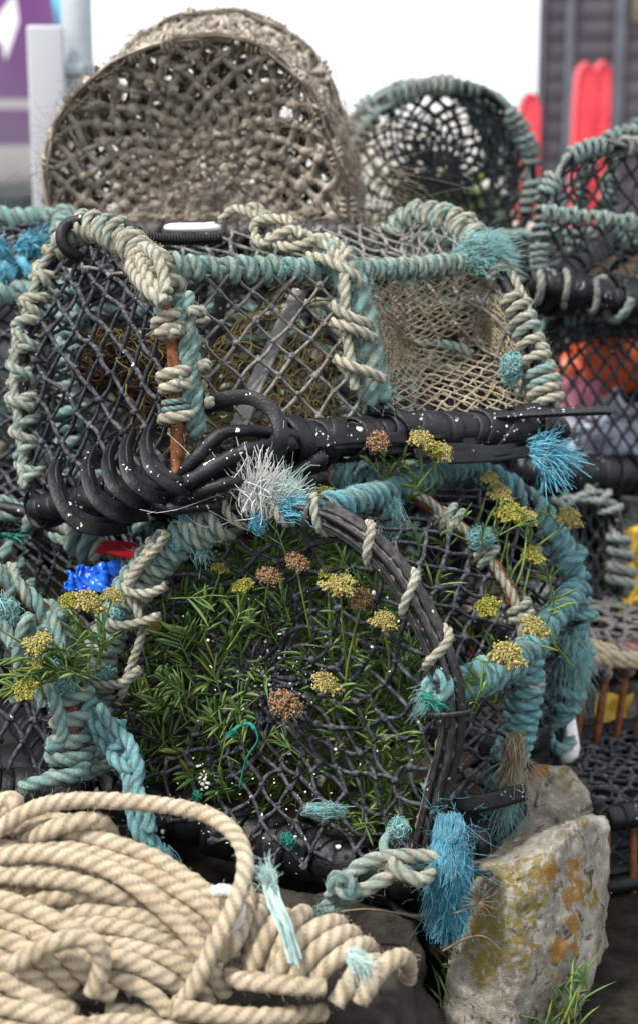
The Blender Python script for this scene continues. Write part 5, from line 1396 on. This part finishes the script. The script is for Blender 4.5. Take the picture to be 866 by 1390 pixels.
# stones
stone('grey slab with a flat top and orange lichen patches, at the lower right', PP([(608, 1178, 2.26), (700, 1148, 2.20), (795, 1108, 2.16), (824, 1108, 2.2), (832, 1150, 2.2), (800, 1320, 2.16), (770, 1400, 2.14), (640, 1165, 2.12), (700, 1195, 2.05), (620, 1310, 2.1), (600, 1400, 2.1), (700, 1400, 2.06), (640, 1160, 2.38), (790, 1112, 2.32), (830, 1300, 2.34), (600, 1330, 2.36)]), .006, .008)
stone('rounded lichen stained boulder behind the flat topped slab', PP([(655, 1160, 2.42), (680, 1085, 2.42), (728, 1038, 2.44), (770, 1042, 2.44), (800, 1085, 2.43), (818, 1140, 2.42), (812, 1300, 2.38), (670, 1300, 2.38), (660, 1100, 2.62), (760, 1046, 2.62), (800, 1085, 2.62), (810, 1250, 2.6), (680, 1250, 2.6)]), .007, .008)
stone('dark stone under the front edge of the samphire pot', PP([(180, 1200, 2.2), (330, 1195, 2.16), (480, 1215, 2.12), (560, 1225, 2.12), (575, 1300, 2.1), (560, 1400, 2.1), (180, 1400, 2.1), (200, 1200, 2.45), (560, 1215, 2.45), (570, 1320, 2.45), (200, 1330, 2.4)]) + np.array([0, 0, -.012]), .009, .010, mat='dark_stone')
stone('low stone under the back of the samphire pot', [[.02, 2.42, .11], [.42, 2.4, .11], [.4, 2.8, .11], [.02, 2.8, .11], [.0, 2.4, 0], [.44, 2.38, 0], [.44, 2.84, 0], [0, 2.84, 0]], .012, .008)
stone('flat stone under the pot with the rusty arch', [[-.85, 2.02, .17], [-.30, 2.04, .17], [-.30, 2.7, .17], [-.95, 2.7, .17], [-.9, 1.98, 0], [-.27, 1.99, 0], [-.25, 2.8, 0], [-1.0, 2.8, 0]], .014, .01)
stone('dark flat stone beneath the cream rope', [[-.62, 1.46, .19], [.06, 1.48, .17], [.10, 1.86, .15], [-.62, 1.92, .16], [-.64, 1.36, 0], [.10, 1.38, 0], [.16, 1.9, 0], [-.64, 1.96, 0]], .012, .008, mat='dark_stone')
stone('long stone under the low pot with rusty rods', [[.40, 2.6, .03], [.86, 2.7, .03], [.8, 3.2, .03], [.3, 3.1, .03], [.38, 2.46, 0], [.9, 2.68, 0], [.9, 3.3, 0], [.15, 3.2, 0]], .014, .01)

# bits of plastic and cloth
crumple('crumpled bright blue plastic bag tucked between the left pots', 'plastic_bag', 'plastic bag', PP([(84, 810, 2.22), (172, 796, 2.26), (170, 768, 2.30), (100, 772, 2.27)]), 'blue_plastic', 17, .012, 44, freq=42)
crumple('scrap of dark red cloth beneath the rubber loops', 'cloth_scrap', 'cloth', PP([(128, 752, 2.36), (180, 762, 2.36), (186, 738, 2.40), (140, 735, 2.40)]), 'red_cloth', 8, .006, 20)
crumple('yellow oilskin lying over the shaded pots at the right edge', 'oilskin', 'oilskin', PP([(826, 830, 2.95), (900, 830, 2.98), (900, 715, 3.06), (830, 725, 3.04)]), 'yellow_cloth', 5, .035, 40, freq=14)
crumple('yellow cloth hanging behind the rusty rods', 'cloth_scrap', 'cloth', PP([(806, 985, 2.86), (852, 985, 2.9), (850, 940, 2.9), (808, 945, 2.88)]), 'yellow_cloth', 6, .02, 30)
crumple('pale bluish plastic sheet behind the black netting at the right', 'plastic_sheet', 'plastic sheet', PP([(735, 660, 3.12), (900, 665, 3.14), (900, 535, 3.18), (745, 530, 3.16)]), 'pale_sheet', 7, .05, 40, freq=16)
crumple('pink and maroon cloth under the orange buoy', 'cloth_scrap', 'cloth', PP([(748, 560, 3.05), (800, 565, 3.05), (815, 515, 3.08), (750, 505, 3.06)]), 'pink_cloth', 9, .02, 24)
by = thing('buoy', 'big orange buoy showing through black netting at the right', 'buoy', P(815, 545, 3.18))
mb = MB(); bc = P(808, 503, 3.18)
th = np.linspace(-PI / 2, PI / 2, 30); sweep(mb, np.stack([np.full(30, bc[0]) + .105 * np.sin(th), np.full(30, bc[1]) + .01 * np.sin(th), np.full(30, bc[2]) + .02 * np.sin(th)], 1), np.maximum(.060 * np.cos(th) ** .8, .003), 26); mb.build('buoy_body', M['orange_plastic'], by)
mb = MB(); c = bc + [.11, 0, .02]; th = np.linspace(0, 2 * PI, 20); sweep(mb, np.stack([c[0] + .016 * np.cos(th), np.full(20, c[1]), c[2] + .016 * np.sin(th)], 1), .006, 8); mb.build('eye', M['orange_plastic'], by)
lid = thing('plastic_float', 'small flat white float lying on top of the upper pot', 'float', P(262, 316, 2.42))
mb = MB(); c = P(262, 309, 2.42); th = np.linspace(0, 2 * PI, 40, endpoint=False)
for a0, a1, zz in ((0, 1, 0),):
    rad = [(.0, .0060), (.6, .0060), (.85, .0052), (.97, .003), (1, 0), (.97, -.003), (.8, -.0045), (0, -.0045)]
    v = np.stack([np.stack([c[0] + .041 * r_ * np.cos(th), c[1] + .024 * r_ * np.sin(th), np.full(40, c[2] + z_)], 1) for r_, z_ in rad])
    mb.add(v.reshape(-1, 3), grid_faces(len(rad), 40, True))
mb.build('float_body', M['white_plastic'], lid)
mb = MB(); th = np.linspace(0, 2 * PI, 24); sweep(mb, np.stack([c[0] + .026 + .006 * np.cos(th), c[1] - .004 + .005 * np.sin(th), np.full(24, c[2] + .0063)], 1), .0016, 6); mb.build('eyelet', M['white_plastic'], lid)

# ================================================================== plants
def in_poly(x, y, poly):
    r = False; j = len(poly) - 1
    for i in range(len(poly)):
        if (poly[i][1] > y) != (poly[j][1] > y) and x < (poly[j][0] - poly[i][0]) * (y - poly[i][1]) / (poly[j][1] - poly[i][1]) + poly[i][0]:
            r = not r
        j = i
    return r
poly = [(165, 1060), (160, 930), (190, 840), (250, 770), (320, 730), (400, 725), (470, 750), (530, 810), (570, 890), (585, 960), (575, 1060), (550, 1140), (450, 1120), (300, 1080)]
def fill(n, cond, dep, up=.9, sprd=.8):
    out = []
    while len(out) < n:
        x, y = RS.uniform(150, 600), RS.uniform(720, 1150)
        if in_poly(x, y, poly) and cond(x, y):
            p = on_plane(x, y, P0 + AX * RS.uniform(*dep), AX)
            out.append((p, np.array([sprd * RS.randn(), -.55 + .4 * RS.randn(), up + .5 * RS.randn()])))
    return out
root_a, root_b, root_c = on_plane(250, 1070, P0 + AX * .10, AX), on_plane(470, 1110, P0 + AX * .12, AX), on_plane(400, 1000, P0 + AX * .2, AX)
samphire('leafy samphire filling the left half of the front pot', root_a,
         fill(24, lambda x, y: 200 < x < 345 and y > 800, (-.02, .0)) + fill(110, lambda x, y: x < 345 and y > 770, (.012, .04)) + fill(120, lambda x, y: x < 350, (.03, .14)),
         [(on_plane(332, 802, P0 - AX * .005, AX), .017, 'green'), (on_plane(212, 858, P0 - AX * .005, AX), .012, 'green'), (on_plane(300, 775, P0 + AX * .01, AX), .014, 'green'), (on_plane(365, 790, P0, AX), .018, 'dry')], ln=.036, wd=.0060)
samphire('finer samphire with gold and dry flower heads in the right half of the front pot', root_b,
         fill(10, lambda x, y: x >= 345 and (y < 830 or y > 960 or x > 450), (-.012, .0)) + fill(150, lambda x, y: x >= 330, (.018, .05)) + fill(220, lambda x, y: x >= 340, (.05, .15)),
         [(on_plane(462, 806, P0 - AX * .022, AX), .025, 'gold'), (on_plane(520, 850, P0 - AX * .01, AX), .019, 'gold'), (on_plane(440, 935, P0 - AX * .012, AX), .022, 'gold'), (on_plane(385, 965, P0 - AX * .012, AX), .024, 'dry'), (on_plane(402, 768, P0, AX), .017, 'dry'), (on_plane(490, 820, P0 + AX * .005, AX), .018, 'dry'), (on_plane(445, 785, P0 + AX * .02, AX), .015, 'green')], n=6, ln=.028, wd=.0046)
samphire('shaded samphire deep inside the front pot', root_c, fill(330, lambda x, y: True, (.13, .30), .7), [], ln=.034, wd=.0045)
def some(cs, n, j=.012, up=.8, d=None):
    out = []
    for c in cs:
        for q in range(n):
            out.append((np.asarray(P(*c)) + RS.randn(3) * j, np.array([.6 * RS.randn(), -.5 + .3 * RS.randn(), up + .3 * RS.randn()]) if d is None else np.asarray(d) + .35 * RS.randn(3)))
    return out
samphire('grey green samphire with plump flower heads between the two left pots', P(140, 900, 2.14), some([(125, 850, 2.09), (110, 880, 2.08), (100, 900, 2.08), (80, 890, 2.07), (60, 925, 2.06)], 4, .010) + some([(75, 905, 2.06), (50, 915, 2.06)], 4, .01, d=(-1, -.4, .3)),
         [(P(118, 826, 2.07), .023, 'gold'), (P(96, 820, 2.07), .015, 'green'), (P(55, 880, 2.05), .021, 'gold'), (P(38, 940, 2.04), .019, 'green'), (P(50, 905, 2.05), .012, 'gold'), (P(152, 815, 2.10), .016, 'gold')], ln=.034, wd=.0048)
samphire('two stemmed samphire sprig in front of the upper black base bar', P(530, 660, 2.28), some([(525, 650, 2.22), (540, 648, 2.22), (560, 655, 2.23)], 2, .008) + some([(527, 625, 2.2), (505, 632, 2.2)], 1, .004),
         [(P(570, 606, 2.18), .021, 'gold'), (P(598, 620, 2.19), .018, 'gold'), (P(512, 606, 2.19), .019, 'dry'), (P(585, 612, 2.18), .014, 'green')], n=5, ln=.026, wd=.0042)
samphire('samphire with a row of yellow flower heads pushing through the side netting', on_plane(660, 850, P0 + AX * .25, AX), [(on_plane(x, y, P0 + AX * o, AX), np.array([.4 * RS.randn(), -.5, .7 + .4 * RS.randn()])) for x, y, o in [(RS.uniform(520, 760), RS.uniform(700, 960), RS.uniform(.10, .40)) for _ in range(55)]] + some([(712, 735, 2.34), (640, 935, 2.05), (650, 920, 2.06)], 2, .006),
         [(on_plane(x, y, P0 + AX * o, AX) + np.array([.012, -.02, .018]), s, k) for x, y, o, s, k in [(650, 668, .33, .015, 'gold'), (664, 690, .33, .019, 'gold'), (678, 718, .31, .024, 'green'), (700, 722, .33, .018, 'gold'), (755, 722, .42, .022, 'gold'), (706, 772, .32, .020, 'green'), (648, 843, .17, .020, 'green'), (706, 870, .20, .023, 'gold'), (670, 912, .09, .026, 'gold')]], n=5, ln=.030, wd=.0042)
samphire('small bud of samphire behind the white frayed rope', on_plane(440, 705, P0 + AX * .1, AX), [(on_plane(440 + RS.randn() * 8, 700, P0 + AX * .09, AX), np.array([RS.randn() * .5, -.4, .8])) for _ in range(4)], [(on_plane(440, 682, P0 + AX * .06, AX), .021, 'green')], n=5, ln=.02, wd=.004)
# grass and dead stalks at the foot of the slab
gt = thing('grass_tuft', 'green grass sprouting at the foot of the lichen slab', 'grass', P(660, 1390, 2.05) * [1, 1, 0])
mb = MB(); n = 150
bx = np.stack([RS.uniform(.15, .33, n), RS.uniform(1.88, 2.0, n), np.full(n, .0)], 1)
bx[:, 2] = 0
blades(mb, bx, np.stack([.3 * RS.randn(n), -.1 + .25 * RS.randn(n), np.ones(n)], 1), .05 + .06 * RS.rand(n), .0042, droop=.45, k=7)
mb.build('grass_blades', M['leaf'], gt)
samphire('young samphire shoots standing against the lichen slab', P(740, 1390, 2.03) * [1, 1, 0], [(np.array([RS.uniform(.17, .33), RS.uniform(1.90, 1.97), .02 + .05 * RS.rand()]), np.array([.4 * RS.randn(), -.2, 1])) for _ in range(20)], [], n=6, ln=.028, wd=.0042)
tw = thing('dead_stalk', 'dry dead stalks lying by the foot of the blue tassel', 'plant', P(560, 1260, 2.08))
mb = MB()
for ps in ([(430, 1240, 2.06), (500, 1235, 2.05), (560, 1245, 2.05), (600, 1275, 2.05), (640, 1310, 2.06)], [(580, 1255, 2.05), (610, 1290, 2.04), (630, 1300, 2.04)], [(560, 1245, 2.05), (610, 1240, 2.02), (650, 1225, 2.0)], [(600, 1290, 2.03), (650, 1270, 2.02), (680, 1290, 2.02)]):
    sweep(mb, wobble(smooth(PP(ps), n=26), .004, 20), np.linspace(.0018, .0009, 26), 5)
for q in range(16):
    a = 2 * PI * q / 16; p = P(650, 1224, 2.0)
    sweep(mb, np.array([p, p + .011 * np.array([math.cos(a), .3 * math.sin(a * 2), math.sin(a)]), p + .022 * np.array([math.cos(a), .3 * math.sin(a * 2), math.sin(a)])]), .0005, 4)
mb.build('stalks', M['twig'], tw)

# ================================================================== setting
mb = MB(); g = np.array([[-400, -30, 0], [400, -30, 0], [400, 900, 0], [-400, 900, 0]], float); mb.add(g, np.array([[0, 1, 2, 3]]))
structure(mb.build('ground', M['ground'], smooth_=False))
# hut
hut = thing('wooden_hut', 'dark grey weatherboarded hut at the upper right', 'hut', P(728, 200, 8.6) * [1, 1, 0])
hx = P(728, 200, 8.6)[0]; hy = P(728, 200, 8.6)[1]
mb = MB(); H = 2.6; bw = .098
for q in range(int(H / bw)):
    z = q * bw
    v = np.array([[hx, hy - .0, z], [hx + 4, hy, z], [hx + 4, hy + .022, z + bw + .012], [hx, hy + .022, z + bw + .012], [hx, hy + .03, z], [hx + 4, hy + .03, z]])
    v[:, 1] += 0
    mb.add(v, np.array([[0, 1, 2, 3], [0, 4, 5, 1]]), 0, (RS.rand(), 0, 0))
mb.build('front_wall', M['hut'], hut, False)
mb = MB(); box(mb, (hx + 2, hy + 1.55, H / 2), (1.99, 1.5, H / 2 - .01)); mb.build('side_wall', M['hut'], hut, False)
for x, w in ((768, .022), (834, .028), (730, .016)):
    mb = MB(); p = P(x, 200, 8.6)[0]; box(mb, (p, hy - .014, H / 2), (w, .014, H / 2), bev=.004); mb.build('corner_board' if x != 768 else 'cover_strip', M['hut_trim'], hut)
mb = MB(); box(mb, (hx + 2 + .43, hy - .02, P(850, 18, 8.6)[2] + .05), (1.98, .018, .11), bev=.004); mb.build('fascia', M['hut_eave'], hut)
mb = MB(); v = np.array([[hx - .05, hy - .12, H - .30], [hx + 4.2, hy - .12, H - .3], [hx + 4.2, hy + 3.2, H + .5], [hx - .05, hy + 3.2, H + .5]]); v = np.concatenate([v, v + [0, 0, .06]])
mb.add(v, np.array([[3, 2, 1, 0], [4, 5, 6, 7], [0, 1, 5, 4], [1, 2, 6, 5], [2, 3, 7, 6], [3, 0, 4, 7]])); mb.build('roof', M['hut_eave'], hut, False)
hut.rotation_euler.z = math.radians(-9)
# red boards leaning on the hut
def red_board(label, x, ytop, d, w, h=1.25, lean=.05):
    base = P(x, ytop, d)
    t = thing('plastic_board', label, 'board', (base[0], base[1] - lean * h, 0), 'red moulded boards by the hut')
    mb = MB(); z1 = base[2]
    prof = smooth([(base[0] - w * .92, base[1], .0), (base[0] - w * .95, base[1], z1 * .6), (base[0] - w * .78, base[1], z1 - .10), (base[0] - w * .3, base[1], z1 - .015), (base[0] + w * .35, base[1], z1), (base[0] + w * .85, base[1], z1 - .05), (base[0] + w, base[1], z1 - .16), (base[0] + w, base[1], 0)], n=60)
    cx = base[0]
    layers = []
    for s, k in ((-.06, .72), (-.075, .9), (-.06, 1.0), (.06, 1.0), (.075, .9), (.06, .72)):
        q = prof.copy(); q[:, 0] = cx + (q[:, 0] - cx) * k; q[:, 2] = q[:, 2] - (1 - k) * .05; q[:, 1] += s; q[:, 1] -= lean * (z1 - q[:, 2]); q[:, 2] = np.maximum(q[:, 2], 0)
        layers.append(q)
    v = np.stack(layers); mb.add(v.reshape(-1, 3), grid_faces(6, 60, False))
    for L_ in (0, 5):
        q = v[L_]; mb.add(q, np.stack([np.arange(29), np.arange(1, 30), 58 - np.arange(29), 59 - np.arange(29)], 1))
    mb.build('board_shell', M['red_plastic'], t)
    mb = MB(); box(mb, (cx, base[1] - .08 - lean * z1 * .5, z1 * .5), (w * .12, .012, z1 * .36), bev=.006); mb.build('rib', M['red_plastic'], t)
    return t
red_board('tall red moulded board leaning on the hut, left of the close pair', 792, 84, 7.7, .048)
red_board('tall red moulded board leaning on the hut, right of the close pair', 815, 82, 7.68, .040)
red_board('shorter red moulded board standing apart beyond the teal pot', 716, 124, 7.9, .055)
# sign board on a steel pole
sg = thing('signpost', 'white board clamped to a galvanised pole at the upper left', 'sign', P(114, 330, 4.1) * [1, 1, 0])
pp = P(114, 330, 4.1)
mb = MB(); sweep(mb, np.array([[pp[0], pp[1], 0], [pp[0], pp[1], .8], [pp[0], pp[1], 2.2]]), .037, 20); mb.build('pole', M['galv'], sg)
mb = MB(); a = P(67, 185, 3.98); zt = P(67, 36, 3.98)[2]; zb = .62
box(mb, (a[0], a[1], (zt + zb) / 2), (.043, .010, (zt - zb) / 2), bev=.008); mb.build('board', M['sign_white'], sg)
mb = MB(); z = P(80, 96, 4.05)[2]
box(mb, (a[0] + .035, pp[1] - .045, z), (.05, .006, .012), bev=.003); th = np.linspace(0, 2 * PI, 30)
strap(mb, np.stack([pp[0] + .040 * np.cos(th), pp[1] + .040 * np.sin(th), np.full(30, z)], 1), .014, .002, (0, 0, 1)); box(mb, (a[0] - .0, pp[1] - .055, z + .006), (.014, .006, .010), bev=.003)
mb.build('clamp', M['galv'], sg)
# boat
bt = thing('boat', 'purple and white boat hull at the far upper left', 'boat', P(-150, 300, 9.5) * [1, 1, 0])
def hull_sheet(z0, z1, mat, name, n=24, off=0.0):
    mb = MB(); zs = np.linspace(z0, z1, 8); us = np.linspace(0, 1, n)
    zbot, ztop = P(0, 268, 9.5)[2], P(0, -60, 9.5)[2]
    rows = []
    for z in zs:
        f = np.clip((z - zbot) / (ztop - zbot), 0, 1); hb = .25 + .75 * f ** .45
        x = P(52 + 26 * f, 100, 9.5)[0] - 4 * (1 - us); half = (1.15 * hb + off) * np.sqrt(np.clip(1 - us ** 3.2, 0, 1)) + .01
        rows.append(np.stack([x, P(0, 150, 9.5)[1] + .9 - half, np.full(n, z)], 1))
    v = np.stack(rows); mb.add(v.reshape(-1, 3), grid_faces(8, n, False))
    w = v.copy(); w[..., 1] = 2 * (P(0, 150, 9.5)[1] + .9) - w[..., 1]
    mb.add(w.reshape(-1, 3), grid_faces(8, n, False)[:, ::-1]); return mb.build(name, M[mat], bt)
zz = lambda y: P(0, y, 9.5)[2]
hull_sheet(zz(268), zz(200), 'boat_white', 'keel'); hull_sheet(zz(200), zz(148), 'boat', 'lower_hull'); hull_sheet(zz(148), zz(134), 'boat_white', 'waterline_band', off=.006); hull_sheet(zz(134), zz(-60), 'boat', 'upper_hull')
mb = MB(); star = [(2, 15), (14, 0), (20, -10), (24, 10), (26, 30), (16, 60), (8, 82), (4, 60), (-10, 50), (-6, 30)]
v = np.array([P(x, y, 9.02) for x, y in star] + [P(8, 35, 9.02)]); mb.add(v, np.array([[i, (i + 1) % len(star), len(star)] for i in range(len(star))])); mb.build('hull_marking', M['boat_white'], bt, False)
mb = MB(); v = np.array([P(x, y, 9.2) for x, y in [(66, -40), (80, -40), (92, 50), (80, 54)]]); v2 = v + [0, .03, 0]; mb.add(np.concatenate([v, v2]), np.array([[0, 1, 2, 3], [4, 7, 6, 5], [0, 4, 5, 1], [1, 5, 6, 2], [2, 6, 7, 3], [3, 7, 4, 0]])); mb.build('bow_stripe', M['boat_blue'], bt, False)
for x in (-220, 20):
    mb = MB(); p = P(x, 268, 9.6); box(mb, (p[0], p[1] + .9, p[2] / 2), (.08, .5, p[2] / 2 + .03), bev=.02); mb.build('cradle', M['timber'], bt)
# things on the quay far back on the left
for lab, x0, x1, y0, y1, d, m in (('pale crate on the quay under the boat', -60, 30, 288, 308, 8.2, 'boat_white'), ('dark trailer bed below the purple boat', -200, 62, 255, 285, 8.6, 'net_dark')):
    c = P((x0 + x1) / 2, (y0 + y1) / 2, d); z1 = P(x0, y0, d)[2]
    t = thing('crate' if 'crate' in lab else 'trailer', lab, 'crate' if 'crate' in lab else 'trailer', (c[0], c[1], 0))
    hw = (x1 - x0) / 2 / F_PX * d
    if 'crate' in lab:
        mb = MB(); box(mb, (c[0], c[1], z1 - .08), (hw, .25, .075), bev=.01); mb.build('tray', M[m], t)
        for s in (-1, 1):
            mb = MB(); box(mb, (c[0] + s * hw * .8, c[1], (z1 - .157) / 2), (.03, .2, (z1 - .157) / 2), bev=.005); mb.build('leg', M['timber'], t)
    else:
        mb = MB(); box(mb, (c[0], c[1], z1 - .09), (hw, .7, .08), bev=.01); mb.build('bed', M[m], t)
        for s in (-1, 1):
            mb = MB(); th = np.linspace(0, 2 * PI, 28); cc_ = np.array([c[0] + s * hw * .6, c[1] - .62, .27])
            sweep(mb, np.stack([cc_[0] + .2 * np.cos(th), np.full(28, cc_[1]), cc_[2] + .2 * np.sin(th)], 1), .07, 12); mb.build('tyre', M['rubber'], t)
# blocks and a bush beyond the pots
for q, (x, y, d, w) in enumerate(((700, 325, 5.2, .07), (712, 350, 4.9, .06))):
    c = P(x, y, d); t = thing('concrete_block', ('pinkish block beyond the teal pot, the farther of two', 'pinkish block beyond the teal pot, the nearer of two')[q], 'block', (c[0], c[1], 0), 'blocks behind the pots')
    mb = MB(); box(mb, (c[0], c[1], (c[2] + .05) / 2), (w, .15, (c[2] + .05) / 2), bev=.012); mb.build('block_body', M['kerb'], t)
bs = thing('bush', 'sunlit yellow green bush beyond the teal pot', 'bush', P(600, 300, 6.5) * [1, 1, 0])
mb = MB(); n = 1400; c = P(600, 240, 6.5); d = RS.randn(n, 3); d /= np.linalg.norm(d, axis=1)[:, None]
blades(mb, np.array([c[0], c[1], .55]) + d * (RS.rand(n, 1) ** .4) * [.26, .26, .34], RS.randn(n, 3) + [0, 0, .4], .09, .04, thick=.1); mb.build('crown', M['bush'], bs)
mb = MB()
for q in range(5): sweep(mb, smooth([[c[0] + .02 * q - .04, c[1], 0], [c[0] + .03 * RS.randn(), c[1], .25], [c[0] + .15 * RS.randn(), c[1] + .1 * RS.randn(), .6]], n=12), np.linspace(.02, .006, 12), 7)
mb.build('trunk', M['timber'], bs)

# ================================================================== light and camera
w = bpy.data.worlds.new('World'); scene.world = w; w.use_nodes = True
nt = w.node_tree; nt.nodes.clear()
SUN_EL, SUN_AZ = math.radians(56), math.radians(-122)      # azimuth from +Y towards +X
sky = nt.nodes.new('ShaderNodeTexSky'); sky.sky_type = 'NISHITA'; sky.sun_disc = False
sky.sun_elevation = SUN_EL; sky.sun_rotation = SUN_AZ; sky.dust_density = 4.0; sky.air_density = 1.0; sky.ozone_density = 1.0
mx = nt.nodes.new('ShaderNodeMix'); mx.data_type = 'RGBA'; mx.inputs[0].default_value = .72
# thin high cloud: the sky is bleached towards white, brightest near the horizon
mx.inputs[7].default_value = (11.5, 11.7, 12.0, 1)
bg = nt.nodes.new('ShaderNodeBackground'); bg.inputs[1].default_value = .17
out_ = nt.nodes.new('ShaderNodeOutputWorld')
nt.links.new(sky.outputs[0], mx.inputs[6]); nt.links.new(mx.outputs[2], bg.inputs[0]); nt.links.new(bg.outputs[0], out_.inputs[0])
sl = bpy.data.lights.new('sun', 'SUN'); sl.energy = 5.0; sl.angle = math.radians(7); sl.color = (1, .95, .87)
so = bpy.data.objects.new('sun', sl); COL.objects.link(so)
sd = Vector((math.sin(SUN_AZ) * math.cos(SUN_EL), math.cos(SUN_AZ) * math.cos(SUN_EL), math.sin(SUN_EL)))
so.rotation_euler = sd.to_track_quat('Z', 'Y').to_euler(); so.location = (-3, 1, 6)
cd = bpy.data.cameras.new('camera'); cam = bpy.data.objects.new('camera', cd); COL.objects.link(cam)
cam.location = CAM; cam.rotation_euler = (PI / 2 - PITCH, 0, 0)
cd.sensor_fit = 'VERTICAL'; cd.sensor_height = 36; cd.lens = F_PX / 1390 * 36
cd.clip_end = 3000; cd.clip_start = .05
cd.dof.use_dof = True; cd.dof.focus_distance = 2.10; cd.dof.aperture_fstop = 3.6
scene.camera = cam
scene.view_settings.view_transform = 'Standard'; scene.view_settings.look = 'None'; scene.view_settings.exposure = 0
# sub-parts hang under the part they belong to
for child, host in (('cable_tie', 'split_hose'), ('barnacles', 'end_net'), ('tassel', 'base_rope'), ('rib', 'board_shell'), ('eyelet', 'float_body'), ('eye', 'buoy_body'), ('cord', 'float_body'), ('loose_fibre', 'hoop'), ('hull_marking', 'upper_hull'), ('clamp', 'pole'), ('frayed_twine', 'rope_strands'), ('cover_strip', 'front_wall'), ('corner_board', 'front_wall')):
    for o in list(COL.objects):
        if o.type == 'MESH' and o.name.split('.')[0] == child and o.parent is not None and o.parent.type == 'EMPTY':
            h = [x for x in o.parent.children if x.name.split('.')[0] == host]
            if h: o.parent = h[0]
for o in COL.objects:
    if '_o' in o: del o['_o']
